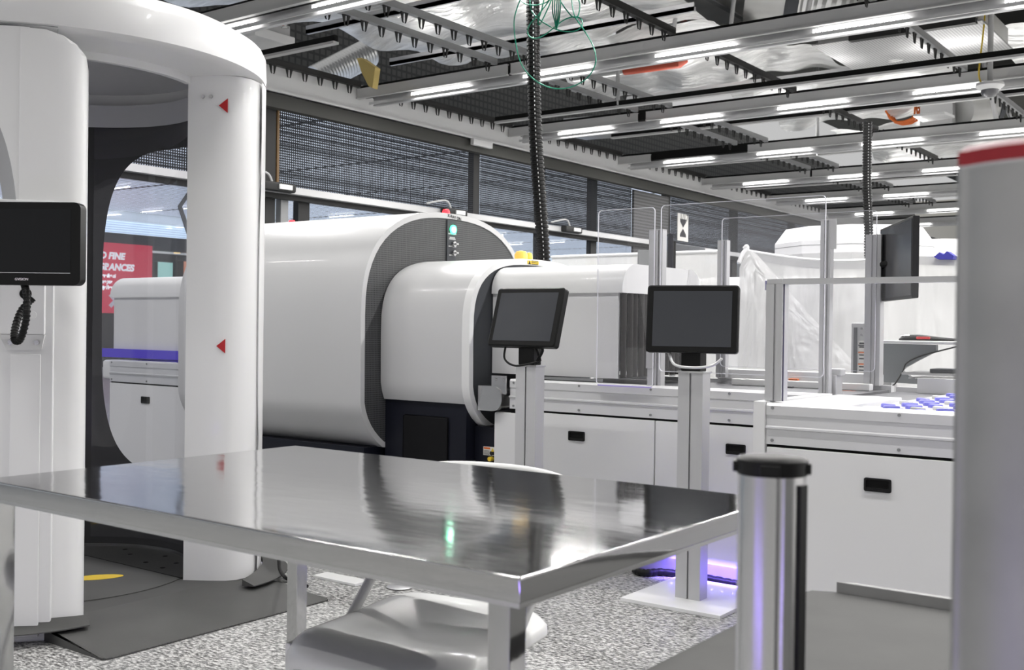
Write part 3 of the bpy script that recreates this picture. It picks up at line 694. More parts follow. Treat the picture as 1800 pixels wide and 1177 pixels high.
def wall(side, r, ang, half, zc, hz, zb, zt):
    """strips of a cylinder wall around an arched window; returns lower and upper loops"""
    steps = sorted(set([-ang+i*(2*ang)/80 for i in range(81)]+[s*half*(1-.5*(1-math.cos(PI*j/14))*.2) for s in (-1, 1) for j in range(15)]))
    lo, hi, b, t = [], [], [], []
    for d in steps:
        h = supz(d, half, zc, hz); a = side*(90-d)
        b.append(pol(r, a, zb)); lo.append(pol(r, a, zc-h)); hi.append(pol(r, a, zc+h)); t.append(pol(r, a, zt))
    return steps, b, lo, hi, t
for side in (1, -1):
    ho = 52 if side == 1 else 50
    st, b, lo, hi, t = wall(side, .867 if side == 1 else .862, 37 if side == 1 else 52, ho, 1.2, 1.0 if side == 1 else .92, .03, 2.2)
    m = MB(); m.loft([b, lo], closed=False); m.loft([hi, t], closed=False)
    o = m.build('outer_shell', M['white'], scan)
    st, b, lo, hi, t = wall(side, .585, 62, 40, 1.2, .78, .03, 2.2)
    m = MB(); m.loft([b, lo], closed=False); m.loft([hi, t], closed=False)
    m.build('inner_liner', M['liner'], scan)
    # reveal of the window, lofted between the two rims
    rim = lambda r, half, hz: [pol(r, side*(90-half*math.copysign(abs(math.cos(2*PI*i/96))**(2/3.5), math.cos(2*PI*i/96))), 1.2+hz*math.copysign(abs(math.sin(2*PI*i/96))**(2/3.5), math.sin(2*PI*i/96))) for i in range(96)]
    MB().loft([rim(.585, 40, .78), rim(.862, ho, 1.0 if side == 1 else .92)], cap=False).build('window_reveal', M['grey'], scan)
    # curved clear pane
    MB().grid(lambda u, v: pol(.572, side*(46+88*u), .10+2.02*v), 48, 2).build('curved_pane', M['scanglass'], scan, smooth=60)
# lighter lilac ring, dome and canopy
MB().lathe([(.568, 2.095), (.572, 2.095), (.572, 2.18), (.56, 2.20), (.568, 2.095)], SX, SY, math.radians(52), math.radians(308), 64).build('inner_ring', M['dome'], scan)
MB().lathe([(.612, 2.199), (.612, 2.25), (.56, 2.285), (.40, 2.31), (0, 2.32)], SX, SY, seg=64).build('inner_dome', M['dome'], scan)
MB().lathe([(.60, 2.30), (.60, 2.196), (.66, 2.198), (.80, 2.202), (.850, 2.205), (.866, 2.215), (.868, 2.24), (.866, 2.325), (.85, 2.355), (.78, 2.395), (.60, 2.44), (.3, 2.46), (0, 2.465)], SX, SY, seg=96).build('canopy', M['white'], scan)
MB().lathe([(.575, 2.165), (.60, 2.165), (.60, 2.2), (.575, 2.2), (.575, 2.165)], SX, SY, math.radians(-27), math.radians(27), 24).build('door_header', M['white2'], scan)
m = MB()
for a in (-14, -2, 8, 17):
    c = Vector(pol(.572, a, 2.18)); d = Vector((math.cos(math.radians(a)), math.sin(math.radians(a)), 0))
    m.cyl(c-d*.006, c+d*.004, .008, 10)
m.build('header_bolts', M['steel'], scan)
def tri(z):
    c = Vector(pol(.742, 27.75, z)); e = Vector(pol(.775, 28.3, z))-Vector(pol(.70, 27.3, z)); e.normalize(); nrm = e.cross(Vector((0, 0, 1)))
    if nrm.dot(FW) > 0: nrm = -nrm
    P = [c+nrm*.0015-e*.018, c+nrm*.0015+e*.020+Vector((0, 0, .031)), c+nrm*.0015+e*.020-Vector((0, 0, .031))]
    MB().loft([[tuple(v) for v in P], [tuple(v+nrm*.0012) for v in P]]).build('red_arrow', M['red'], scan, smooth=0)
tri(2.072); tri(1.052)
e = Vector(pol(.70, 27.3, 0))-Vector(pol(.59, 26.5, 0)); e.normalize(); nrm = e.cross(Vector((0, 0, 1)))
if nrm.dot(FW) > 0: nrm = -nrm
m = MB()
for r in (.655, .69):
    c = Vector(pol(r, 27.0, 2.11)); m.cyl(c-nrm*.002, c+nrm*.004, .008, 12)
m.build('column_screws', M['steel'], scan)
# seam lines on near shell
m = MB()
m.box(-.001, .001, -.001, .001, 0, 2.17, mat=Matrix.Translation(Vector(pol(.8655, -31.8, .03)))); m.build('seam', M['mid'], scan, smooth=0)
MB().grid(lambda u, v: pol(.8685, -31.8-13*u, 2.206+.003*v), 12, 1).build('seam', M['mid'], scan, smooth=0)
# service cover box on the near shell carrying the monitor
A = math.radians(-38.6); er = Vector((math.cos(A), math.sin(A), 0)); et = Vector((-math.sin(A), math.cos(A), 0))
def bx(m, r0, r1, t0, t1, z0, z1, b=0):
    c = Vector((SX, SY, 0))+er*(r0+r1)/2+et*(t0+t1)/2+Vector((0, 0, (z0+z1)/2)); m.obox(c, er*(r1-r0)/2, et*(t1-t0)/2, Vector((0, 0, (z1-z0)/2)), b=b); return m
bx(MB(), .84, .885, -.115, .10, .0, 1.58, .006).build('service_cover', M['white2'], scan)
bx(MB(), .885, .898, -.04, .06, .02, 1.03, .003).build('cover_plate', M['white2'], scan)
bx(MB(), .885, .915, -.075, .075, 1.10, 1.46, .006).build('bracket_plate', M['white2'], scan)
m = MB(); c = Vector((SX, SY, 0))
base = [c+er*r+et*t for r, t in ((.915, -.075), (.915, .075), (.885, .055), (.885, -.055))]
m.loft([[(*base[0].xy, 1.10), (*base[1].xy, 1.10), (*(c+er*.885+et*.075).xy, 1.10), (*(c+er*.885-et*.075).xy, 1.10)],
        [(*(c+er*.890-et*.052).xy, 1.045), (*(c+er*.890+et*.062).xy, 1.045), (*(c+er*.885+et*.062).xy, 1.045), (*(c+er*.885-et*.052).xy, 1.045)]])
m.build('bracket_foot', M['white2'], scan, smooth=0)
for t in (-.038, .048):
    p = c+er*.900+et*t+Vector((0, 0, 1.072)); MB().cyl(p-er*.01, p+er*.012, .009, 14).build('screw', M['steel'], scan)
p = c+er*.915+et*.035+Vector((0, 0, 1.17)); MB().cyl(p-er*.003, p+er*.005, .014, 20).build('blanking_cap', M['white'], scan)
p = c+er*.915+et*.012+Vector((0, 0, 1.245)); MB().cyl(p-er*.003, p+er*.002, .020, 20).build('cable_port', M['matblack'], scan)
# floor plate, rim, footprint, kerbs
MB().lathe([(0, .053), (.57, .053), (.57, .056), (0, .056)], SX, SY, seg=64).build('floor_plate', M['rubber'], scan, smooth=0)
MB().lathe([(.560, .053), (.560, .070), (.574, .070), (.574, .053)], SX, SY, math.radians(40), math.radians(320), 64).build('floor_rim', M['steel'], scan)
MB().box(SX-.50, SX+.52, 2.886, 2.892, .056, .0565).build('plate_seam', M['matblack'], scan, smooth=0)
m = MB()
for a, r in ((80, .50), (70, .38), (100, .42), (60, .5), (112, .5), (50, .44)):
    x, y = pol(r, a); m.lathe([(0, .0566), (.012, .0566), (.012, .055)], x, y, seg=12)
m.build('plate_holes', M['matblack'], scan, smooth=0)
def foot(cx, cy, rot):
    pts = []
    for i in range(28):
        a = 2*PI*i/28; L = .125*math.cos(a); W = .040*math.sin(a)*(1+.28*math.cos(a)-.15*math.cos(2*a))
        pts.append((cx+L*math.cos(rot)-W*math.sin(rot), cy+L*math.sin(rot)+W*math.cos(rot)))
    MB().prism(pts, 'z', .056, .0572).build('footprint', M['yellow'], scan, smooth=0)
foot(-4.165, 2.655, math.radians(58)); foot(-4.55, 2.44, math.radians(40))
# rubber ramp on the exit side
ramp = thing('rubber_ramp', 'dark grey ribbed rubber ramp on the floor at the scanner exit', 'ramp', (-3.5, 2.65, 0))
m = MB()
xf, xb = -3.265, -3.70
secs = [(2.12, xf-.03), (2.15, xf), (3.16, xf), (3.20, xf-.03)]
top = [(xf, 2.16, .006), (xf, 3.14, .006), (xb, 3.14, .055), (xb, 2.20, .055)]
n = 10
front = [(xf-.025, 2.13), (xf-.004, 2.14), (xf, 2.17), (xf, 3.14), (xf-.004, 3.17), (xf-.03, 3.185)]
bot = [(*p, 0) for p in front]+[(-4.0, 3.24, 0), (-4.9, 3.24, 0), (-4.9, 2.0, 0), (-3.69, 2.13, 0)]
topz = [(p[0], p[1], .006) for p in front]+[(-4.0, 3.24, .012), (-4.9, 3.24, .02), (-4.9, 2.0, .02), (-3.69, 2.13, .05)]
m.loft([bot, [(x, y, z*.9) for x, y, z in topz]], cap=False)
# sloped deck
deck = [(p[0], p[1], .006) for p in front]
m.poly(deck[1:5][::-1]+[(xb+.02, 2.16, .05)][:0]+[(xb, 2.145, .052), (xb, 3.15, .052)])
m.poly([deck[0], deck[1], (xb, 2.145, .052)]); m.poly([deck[4], deck[5], (-4.0, 3.24, .012), (xb, 3.15, .052)])
m.poly([(xb, 2.145, .052), (xb, 3.15, .052), (-4.0, 3.24, .052), (-4.9, 3.24, .052), (-4.9, 2.0, .052), (-3.69, 2.13, .052)])
m.build('deck', M['rubber'], ramp, smooth=0)
for s in (1, -1):
    pts = []
    for a in range(24, 64, 4): pts.append(pol(.875, s*a))
    out = [pol(.99-(abs(a-44)/20)**2*.06, s*a) for a in range(24, 64, 4)]
    lo_ = [(*p, .05) for p in pts]+[(*p, .05) for p in out[::-1]]; hi_ = [(*p, .078) for p in pts]+[(*p, .054) for p in out[::-1]]
    MB().loft([lo_, hi_]).build('kerb', M['rubber'], ramp, smooth=60)
MB().box(-3.78, -3.69, 2.075, 2.11, 0, .062, .004).build('end_block', M['matblack'], ramp)
# monitor on the scanner
mc = at(41, 428, d=3.50)
mon = thing('wall_monitor', 'black flat monitor mounted on the scanner at the left edge of the picture', 'monitor', mc)
fx = (RT0+.06*RT0.cross(Vector((0, 0, 1)))).normalized(); fz = Vector((0, 0, 1)); fn = fx.cross(fz)    # fn points away from screen? fixed below
if fn.dot(FW) > 0: fn = -fn
def plate(m, cx, w, z, h, t0, t1, r, mi=0):
    L = rrect(cx-w/2, cx+w/2, z-h/2, z+h/2, r)
    m.loft([[tuple(mc+fx*x+fz*y+fn*t0) for x, y in L], [tuple(mc+fx*x+fz*y+fn*t1) for x, y in L]], mi=mi); return m
plate(MB(), 0, .385, 0, .268, -.035, .006, .022).build('bezel', M['black'], mon)
plate(MB(), -.001, .322, .010, .205, .006, .0068, .003).build('screen', M['lscreen'], mon, smooth=0)
plate(MB(), -.001, .322, -.0945, .002, .006, .0075, .0005).build('screen_edge', M['aluw'], mon, smooth=0)
lettering('GVISION', .0115, mc+fx*(-.024)+fz*(-.119)+fn*.0065, fx, fz, M['signgrey'], mon)
plate(MB(), 0, .12, 0, .12, -.10, -.035, .01).build('mount', M['black'], mon)
MB().cyl(mc-fn*.09, Vector((SX, SY, 0))+er*.89+fz*mc.z+et*.0, .025, 14).build('arm', M['white2'], mon)
hs = spline([at(43, 500, d=3.52), at(47, 520, d=3.50), at(46, 560, d=3.48), at(36, 595, d=3.50), at(26, 597, d=3.52), at(27, 575, d=3.54), at(38, 545, d=3.58), at(58, 524, d=3.60)], 22)
m = MB(); m.tube(hs, .0105, 12)
for i in range(0, len(hs)-2, 4): m.tube([hs[i], hs[i].lerp(hs[i+1], .5), hs[i+1], hs[i+2]], [.0112, .0125, .0125, .0112], 12)
m.build('cable_sleeve', M['black'], mon)
# cable on the floor behind the scanner
o = MB().tube(spline([at(490, 975, z=.30), at(492, 1000, z=.12), at(502, 1015, z=.02), at(516, 1021, z=.012), at(540, 1030, z=.012)], 8), .008, 8).build('floor_cable', M['black'])
tag(o, 'black cable curving down to the floor beside the table leg', 'cable')
# ================================================================== BAGGAGE SCANNER (CT)
CYC = 5.03
ct = thing('baggage_scanner', 'huge white baggage scanner with rounded hoods and dark mesh end behind the table', 'baggage scanner', (-4.96, CYC, 0))
def prof(hw, zlo, zb, zmid, zt, nt_=2.5, nb=2.5, k=18):
    """closed hood outline in (y, z), clockwise from lower left"""
    p = []
    for i in range(k+1):
        a = PI-PI*i/k; c, s_ = math.cos(a), math.sin(a)
        p.append((CYC+hw*math.copysign(abs(c)**(2/nt_), c), zmid+(zt-zmid)*abs(s_)**(2/nt_)))
    if zlo is not None:
        for i in range(1, k):
            a = -PI*i/k; c, s_ = math.cos(a), math.sin(a)
            p.append((CYC+hw*math.copysign(abs(c)**(2/nb), c), zb-(zb-zlo)*abs(s_)**(2/nb)))
    return p
def inset(P, d):
    n = len(P); out = []
    for i in range(n):
        a, b = Vector(P[i-1]), Vector(P[(i+1) % n]); t = (b-a).normalized(); nn = Vector((t.y, -t.x)); out.append((P[i][0]+nn.x*d, P[i][1]+nn.y*d))
    return out
big = prof(.775, .33, .78, 1.20, 1.825, 2.5, 2.2, 30)
# keep only z >= .455 for the hood (flat cut), dark plinth below
def cut(P, z): return [(y, max(zz, z)) for y, zz in P]
XE, XW = -4.16, -5.76
bigc = cut(big, .46); bi = inset(bigc, .032)
def ring(P, Q, x0, x1, m): # annular band between outlines P (outer) and Q (inner) capped at x1
    m.loft([[(x0, *p) for p in P], [(x1, *p) for p in P], [(x1, *p) for p in Q], [(x1-.03 if x1 > x0 else x1+.03, *p) for p in Q]], cap=False); return m
m = MB(); ring(bigc, bi, -4.96, XE, m); ring(bigc, bi, -4.96, XW, m)
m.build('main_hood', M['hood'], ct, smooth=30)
for xx in (XE-.012, XW+.012): MB().prism(cut(bi, .40), 'x', xx-.006, xx+.006).build('mesh_panel', M['grille'], ct, smooth=0)
MB().box(XW+.04, XE-.04, CYC-.70, CYC+.70, 0, .47).build('plinth', M['navy'], ct, smooth=0)
# collars
col_ = prof(.616, .53, .90, 1.10, 1.532, 3, 2.5, 26); ci = inset(col_, .034)
for sgn, x0, x1 in ((1, XE, -3.53),):
    top = cut(col_, .735)
    m = MB(); ring(top, cut(ci, .735), x0, x1-.05, m)
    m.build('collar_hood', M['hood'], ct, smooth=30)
    m = MB(); e = .05*sgn
    m.loft([[(x1-e, *p) for p in col_], [(x1, *p) for p in col_], [(x1, *p) for p in ci], [(x1-e, *p) for p in ci]], cap=False); m.build('collar_lip', M['white'], ct, smooth=30)
    MB().prism(ci, 'x', x1-.022*sgn, x1-.010*sgn).build('inner_panel', M['slate'], ct, smooth=0)
    xa, xb_ = sorted((x0, x1-.05*sgn))
    MB().box(xa, xb_, CYC-.57, CYC+.57, 0, .745).build('lower_housing', M['navy'], ct, smooth=0)
    xa, xb_ = sorted((x1-.05*sgn, x1+.14*sgn))
    MB().box(xa, xb_, CYC-.50, CYC+.50, 0, .62, .01).build('lower_housing', M['navy'], ct)
MB().box(-4.02, -3.70, CYC-.582, CYC-.568, .30, .66, .012).build('vent_panel', M['vent'], ct)
# tunnels
def tun(hw, zb, zt, r, n=8):
    p = [(CYC-hw, zb)]
    for i in range(n+1): a = PI-PI/2*i/n; p.append((CYC-hw+r+r*math.cos(a), zt-r+r*math.sin(a)))
    for i in range(n+1): a = PI/2-PI/2*i/n; p.append((CYC+hw-r+r*math.cos(a), zt-r+r*math.sin(a)))
    p.append((CYC+hw, zb)); return p
for x0, x1 in ((-3.53, -2.72), (XW, -7.03)):
    sg = 1 if x1 > x0 else -1
    MB().prism(tun(.428, 1.325, 1.472, .13), 'x', x0, x1).build('tunnel_hood', M['white'], ct, smooth=30)
    MB().box(min(x0, x1-.03*sg), max(x0, x1-.03*sg), CYC-.416, CYC-.396, .90, 1.33).build('tunnel_side', M['panel'], ct, smooth=0)
    MB().box(min(x0, x1), max(x0, x1), CYC+.38, CYC+.416, .90, 1.33).build('tunnel_side', M['panel'], ct, smooth=0)
    m = MB()
    for i in range(14):
        y = CYC-.405+i*.056; w = .030
        m.grid(lambda u, v, y=y, i=i: (x1-.02*sg+.012*sg*math.sin(PI*u)+.004*(i % 2), y+.058*u, .905+.43*v), 5, 1)
    m.build('curtain', M['curtain'], ct, smooth=60)
# control strip on the mesh end
x = XE+.0
p0 = at(786, 390, x=x); p1 = at(801, 450, x=x)
yc = (p0.y+p1.y)/2
strip = MB().box(x-.006, x+.003, p0.y, at(801, 400, x=x).y, 1.50, 1.785).build('control_strip', M['slate'], ct, smooth=0)
g = at(795.5, 403.5, x=x)
MB().cyl((x, g.y, g.z), (x+.010, g.y, g.z), .028, 24).build('status_lamp', M['gled'], strip)
MB().cyl((x+.006, g.y, g.z), (x+.013, g.y, g.z), .016, 20).build('lamp_core', M['gcore'], strip)
for py in (429, 444.5):
    g = at(795.5, py, x=x); b = MB().cyl((x, g.y, g.z), (x+.02, g.y, g.z), .016, 16).box(x+.018, x+.034, g.y-.004, g.y+.018, g.z-.005, g.z+.005)
    b.build('key_switch', M['steel'], strip)
m = MB()
for py, w in ((411, .075), (417.5, .05), (420, .06), (433, .07), (448.5, .06)):
    g = at(794.5, py, x=x); m.box(x+.003, x+.0036, g.y-w/2, g.y+w/2, g.z-.004, g.z+.004)
m.build('strip_legend', M['grey'], strip, smooth=0)
g = at(787, 383.2, x=x+.002); lettering('X-RAY ON', .027, (x+.002, g.y+.0, g.z+.008), (0, 1, -.10), (0, 0, 1), M['ink'], ct)
# warning lamps
def beacon(c, r, h, mat, name):
    MB().lathe([(0, c[2]), (r*1.05, c[2]), (r*1.05, c[2]+h*.2), (r, c[2]+h*.2), (r, c[2]+h*.72), (r*.75, c[2]+h*.93), (0, c[2]+h)], c[0], c[1], seg=20).build(name, mat, ct)
g = at(784, 375, x=-4.30); beacon((-4.30, g.y, 1.80), .024, .072, M['rled'], 'red_warning_lamp')
g = at(571, 382, x=-5.6); beacon((-5.60, 5.05, 1.80), .024, .06, M['rled'], 'red_warning_lamp')
for px, r in ((916, .030), (930, .016)):
    g = at(px, 450, x=-3.62); beacon((-3.62, g.y, 1.50), r*1.25, .085 if r > .02 else .08, M['amber'], 'amber_beacon')
# stickers
g0, g1 = at(928, 455, x=-3.526), at(947, 462, x=-3.526)
st = MB().box(-3.5295, -3.527, g0.y, g1.y, min(g0.z, g1.z)-.012, max(g0.z, g1.z)-.008).build('warning_sticker', M['yellow'], ct, smooth=0)
zz = (g0.z+g1.z)/2-.010; m = MB()
m.prism([(g0.y+.006, zz-.011), (g0.y+.03, zz-.011), (g0.y+.018, zz+.012)], 'x', -3.527, -3.5266)
for k in range(3): m.box(-3.527, -3.5266, g0.y+.036, g1.y-.004, zz+.008-.009*k, zz+.0115-.009*k)
m.build('sticker_print', M['ink'], st, smooth=0)
# bracket and roller drum at the tunnel mouth, warning plate below
MB().box(-3.43, -3.335, 4.478, 4.488, .80, .895, .002).build('bracket', M['steel'], ct)
for xx in (-3.405, -3.358): MB().cyl((xx, 4.478, .875), (xx, 4.470, .875), .010, 10).build('screw', M['steel'], ct)
pts = [(-3.51, .84), (-3.42, .84)]+[(-3.42+.066*math.cos(a), .775+.066*math.sin(a)) for a in [PI/2-PI*i/14 for i in range(1, 15)]]+[(-3.51, .71)]
MB().prism(pts, 'y', 4.470, 4.60).build('drum_cover', M['steel'], ct)
g0, g1 = at(850, 784, y=4.525), at(870, 801, y=4.525)
st = MB().box(g0.x, g1.x, 4.523, 4.528, g1.z, g0.z).build('warning_sticker', M['paper'], ct, smooth=0)
w = g1.x-g0.x; h = g0.z-g1.z
MB().box(g0.x+.05*w, g0.x+.6*w, 4.522, 4.5232, g0.z-.28*h, g0.z-.07*h).build('sticker_band', M['orange'], st, smooth=0)
m = MB()
for k in range(5): m.box(g0.x+.05*w, g0.x+.55*w, 4.522, 4.5232, g1.z+.08*h+k*.11*h, g1.z+.12*h+k*.11*h)
m.cyl((g0.x+.72*w, 4.523, g1.z+.28*h), (g0.x+.72*w, 4.522, g1.z+.28*h), .012, 12).cyl((g0.x+.9*w, 4.523, g1.z+.28*h), (g0.x+.9*w, 4.522, g1.z+.28*h), .010, 12)
m.build('sticker_print', M['ink'], st, smooth=0)
MB().prism([(g0.x+.68*w, g1.z+.48*h), (g0.x+.95*w, g1.z+.48*h), (g0.x+.815*w, g1.z+.9*h)], 'y', 4.5215, 4.5228).build('sticker_triangle', M['yellow'], st, smooth=0)
g = at(863, 806, y=4.52); MB().cyl((g.x, 4.53, g.z), (g.x, 4.505, g.z), .012, 14).build('stop_button', M['yellow'], ct)

# ================================================================== CONVEYORS
def conveyor(name, label, x0, x1, yf, yb, doors, ends=(0, 0), led=None, belt='belt_blue', kick=True, group='conveyor units'):
    o = thing(name, label, 'conveyor', ((x0+x1)/2, (yf+yb)/2, 0))
    MB().box(x0, x1, yf+.03, yb-.02, .08, .80).build('body', M['white2'], o, smooth=0)
    # ribbed aluminium side rail
    rail = [(yf, .727), (yf, .782), (yf-.008, .786), (yf-.008, .792), (yf+.002, .796), (yf+.002, .835), (yf-.002, .836), (yf-.002, .870), (yf+.006, .880), (yf+.05, .880), (yf+.05, .727)]
    r = MB().prism(rail, 'x', x0, x1).build('side_rail', M['aluw'], o, smooth=0)
    back = [(2*0+yb-(p[0]-yf), p[1]) for p in rail]
    MB().prism(back[::-1], 'x', x0, x1).build('side_rail', M['aluw'], o, smooth=0)
    m = MB()
    for xx in [x0+.025+k*(x1-x0-.05)/max(1, round((x1-x0)/.45)) for k in range(max(1, round((x1-x0)/.45))+1)]:
        for zz in (.742, .862): m.cyl((xx, yf+.002, zz), (xx, yf-.005, zz), .006, 8)
    m.build('rail_screws', M['mid'], o)
    MB().box(x0+.01, x1-.01, yf+.052, yb-.052, .80, .858).build('belt', M[belt] if belt in M else M['blue'], o, smooth=0)
    MB().box(x0, x1, yf+.012, yf+.035, .70, .727).build('shadow_gap', M['matblack'], o, smooth=0)
    for d0, d1, hx in doors:
        d = MB().box(d0+.003, d1-.003, yf-.002, yf+.02, .080, .716, .003).build('door', M['panel'], o)
        if hx is not None:
            m = MB(); L = rrect(hx-.047, hx+.047, .590, .637, .006, 3); L2 = rrect(hx-.040, hx+.040, .596, .631, .004, 3)
            m.loft([[(p[0], yf-.002, p[1]) for p in L], [(p[0], yf-.009, p[1]) for p in L], [(p[0], yf-.009, p[1]) for p in L2], [(p[0], yf+.004, p[1]) for p in L2]], cap=False)
            m.box(hx-.040, hx+.040, yf-.003, yf-.001, .596, .631, mi=1)
            m.box(hx-.040, hx+.040, yf-.008, yf-.002, .594, .603)
            m.build('recessed_handle', [M['black'], M['matblack']], d, smooth=0)
    if kick:
        MB().box(x0, x1, yf+.05, yf+.065, 0, .085).build('toe_panel', M['grey'], o, smooth=0)
    if led:
        m = MB(); xx = led[0]
        while xx < led[1]:
            m.box(xx, xx+.005, yf+.040, yf+.046, .074, .080); xx += .052
        m.build('light_strip', M['vled'], o, smooth=0)
    return o
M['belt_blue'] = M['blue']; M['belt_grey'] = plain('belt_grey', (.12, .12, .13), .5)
cv = conveyor('conveyor_unit', 'white conveyor unit with two door panels behind the monitor stands, right of the baggage scanner', -3.325, -1.668, 4.5, 5.5,
         [(-3.27, -2.472, -2.908), (-2.472, -1.668, -2.059)], led=(-2.40, -1.70), belt='belt_grey')
MB().box(-3.43, -3.27, 4.503, 4.53, .0, .705, .012).build('corner_panel', M['panel'], cv)
MB().box(-3.325, -2.8, 4.552, 4.56, .884, .897).build('guide_strip', M['mid'], cv, smooth=0)
conveyor('conveyor_unit', 'white conveyor unit on the entry side of the baggage scanner, seen through the scanner glass', -6.87, -6.0, 4.5, 5.5, [(-6.87, -6.0, -6.441)], belt='belt_blue')
o = ORG and [x for x in bpy.data.objects if x.name == 'conveyor_unit.001'][0]
MB().box(-7.0, -6.872, 4.52, 5.48, .74, .875, .02).build('end_roller_cover', M['white2'], o)
MB().box(-7.1, -6.15, 4.585, 4.60, .893, .955).build('violet_guard', M['blue'], o, smooth=0)
nb = conveyor('conveyor_table', 'white conveyor table with blue roller deck at right behind the bollard', -1.62, 1.2, 3.8, 5.42,
         [(-1.62, -.72, -1.203), (-.72, .24, -.24), (.24, 1.2, .7)], led=(-1.5, 1.1), belt='belt_grey')
MB().box(-1.668, -1.622, 3.79, 4.50, 0, .884, .003).build('end_panel', M['panel'], nb)
# roller deck
m = MB(); m2 = MB(); rnd = random.Random(3)
for i in range(26):
    for j in range(11):
        x = -1.28+i*.095+(.047 if j % 2 else 0); y = 3.92+j*.115
        a = .6 if (i+j) % 2 else -.6
        (m if (i*3+j) % 4 else m2).obox((x, y, .867), (.030*math.cos(a), .030*math.sin(a), 0), (-.013*math.sin(a), .013*math.cos(a), 0), (0, 0, .010), b=.006)
m.build('roller_field', M['roller'], nb, smooth=40); m2.build('roller_field', M['white2'], nb, smooth=40)
MB().box(-1.35, 1.18, 3.87, 5.30, .858, .862).build('deck_plate', M['grey'], nb, smooth=0)
MB().box(-1.62, -1.35, 3.855, 4.56, .84, .878, .004).build('end_ramp', M['white2'], nb)
MB().box(-1.5, 1.18, 5.30, 5.33, .86, .93).build('back_guard', M['white2'], nb, smooth=0)
MB().box(-1.0, -.9, 5.296, 5.30, .895, .905).build('guard_slot', M['grey'], nb, smooth=0)
# guide bars and sensors over the belt
def bar(label, x0, x1, y0, y1, z0, z1, mat='white', name='guide_bar'):
    o = MB().box(x0, x1, y0, y1, z0, z1, .006).build(name, M[mat]); tag(o, label, 'guide bar'); return o
o = bar('long white guide bar on the far edge of the conveyor behind the clear screens', -2.62, -1.73, 5.46, 5.53, .880, .935)
o = bar('lower white guide bar on the conveyor right of the front clear post', -2.45, -1.72, 5.28, 5.34, .858, .892)
o = thing('orange_sensor', 'small orange sensor box on the white guide bar behind the clear guard', 'sensor', (-2.12, 5.45, .9))
g0, g1 = at(1387, 665, y=5.44), at(1403, 672, y=5.44); MB().box(g0.x, g1.x, 5.43, 5.458, g1.z, g0.z, .003).build('housing', M['orange'], o)
for i, (px, py) in enumerate(((1380, 683), (1490, 691))):
    g = at(px, py, y=5.22); o = thing('photo_sensor', ['small dark photo sensor with red light left on the roller table', 'small orange photo sensor with red light at the back of the roller table'][i], 'sensor', (g.x, 5.22, g.z))
    MB().box(g.x-.035, g.x+.035, 5.22, 5.25, g.z-.012, g.z+.012, .003).build('housing', M['orange'] if i else M['slate'], o)
    MB().box(g.x-.014, g.x+.012, 5.217, 5.22, g.z-.006, g.z+.006).build('red_light', M['rled'], o, smooth=0)
g = at(1459, 690, y=4.62); o = MB().box(g.x-.035, g.x+.035, 4.60, 4.68, .80, .96, .006).box(g.x-.03, g.x+.05, 4.61, 4.67, .955, .985, .004).build('guide_post', M['alu']); tag(o, 'short square aluminium post on the conveyor behind the clear guard', 'post')
# ================================================================== POSTS AND CLEAR SCREENS
def extrusion(m, x0, x1, y0, y1, z0, z1, slots):
    w = x1-x0; P = [(x0, y1), (x0, y0)]
    for s_ in slots:
        xs = x0+w*s_; P += [(xs-.004, y0), (xs-.004, y0+.008), (xs+.004, y0+.008), (xs+.004, y0)]
    P += [(x1, y0), (x1, y1)]
    m.prism(P, 'z', z0, z1); return m
def post(label, x0, x1, y0, y1, z0, z1, plate=None):
    o = thing('aluminium_post', label, 'post', ((x0+x1)/2, (y0+y1)/2, z0))
    extrusion(MB(), x0, x1, y0, y1, z0, z1-.006, (.45, .72)).build('profile', M['alu'], o, smooth=0)
    MB().box(x0, x1, y0, y1, z1-.006, z1, .001).build('end_cap', M['grey'], o)
    if plate:
        a, b, c, d = plate
        MB().box(a, b, y0-.006, y0, c, d, .002).build('clamp_plate', M['grey'], o)
    return o
post('aluminium post between the front clear screens, behind the right monitor', -2.540, -2.467, 4.54, 4.58, .86, 1.622, (-2.545, -2.505, .96, 1.04))
post('tall aluminium post with clamp plate at the right end of the large front clear screen', -1.700, -1.655, 4.54, 4.58, .88, 1.63, (-1.655, -1.628, 1.50, 1.628))
post('narrow aluminium post on the far conveyor edge right of the right monitor', -2.597, -2.541, 5.40, 5.44, .89, 1.635)
post('double aluminium post carrying the edge-on display at right', -1.790, -1.712, 5.40, 5.46, .88, 1.633)
def screen(label, x0, x1, y, z0, z1, r=.02, mat='plexi'):
    o = thing('clear_screen', label, 'screen', ((x0+x1)/2, y, z0), group='clear acrylic screens')
    L = rrect(x0, x1, z0, z1, r); m = MB()
    a = [(p[0], y, p[1]) for p in L]; m.poly(a)
    m.build('pane', M[mat], o, smooth=0)
    b = MB(); n = len(L); L2 = [((p[0]-(x0+x1)/2)*(1-.0044/(x1-x0))+(x0+x1)/2, (p[1]-(z0+z1)/2)*(1-.0044/(z1-z0))+(z0+z1)/2) for p in L]
    b.loft([[(p[0], y-.003, p[1]) for p in L], [(p[0], y+.003, p[1]) for p in L], [(p[0], y+.003, p[1]) for p in L2], [(p[0], y-.003, p[1]) for p in L2], [(p[0], y-.003, p[1]) for p in L]], cap=False)
    b.build('polished_edge', M['plexiedge'], o, smooth=0)
    return o
o = screen('tall narrow clear acrylic screen left of the front aluminium post', -2.782, -2.470, 4.47, .873, 1.719)
MB().box(-2.77, -2.48, 4.464, 4.476, .870, .876).build('violet_edge', M['plexiedge_v'], o, smooth=0)
screen('large clear acrylic screen between the two front aluminium posts', -2.444, -1.655, 4.48, .95, 1.726)
screen('clear acrylic screen on the far conveyor edge between its two posts', -2.563, -1.728, 5.38, .95, 1.751)
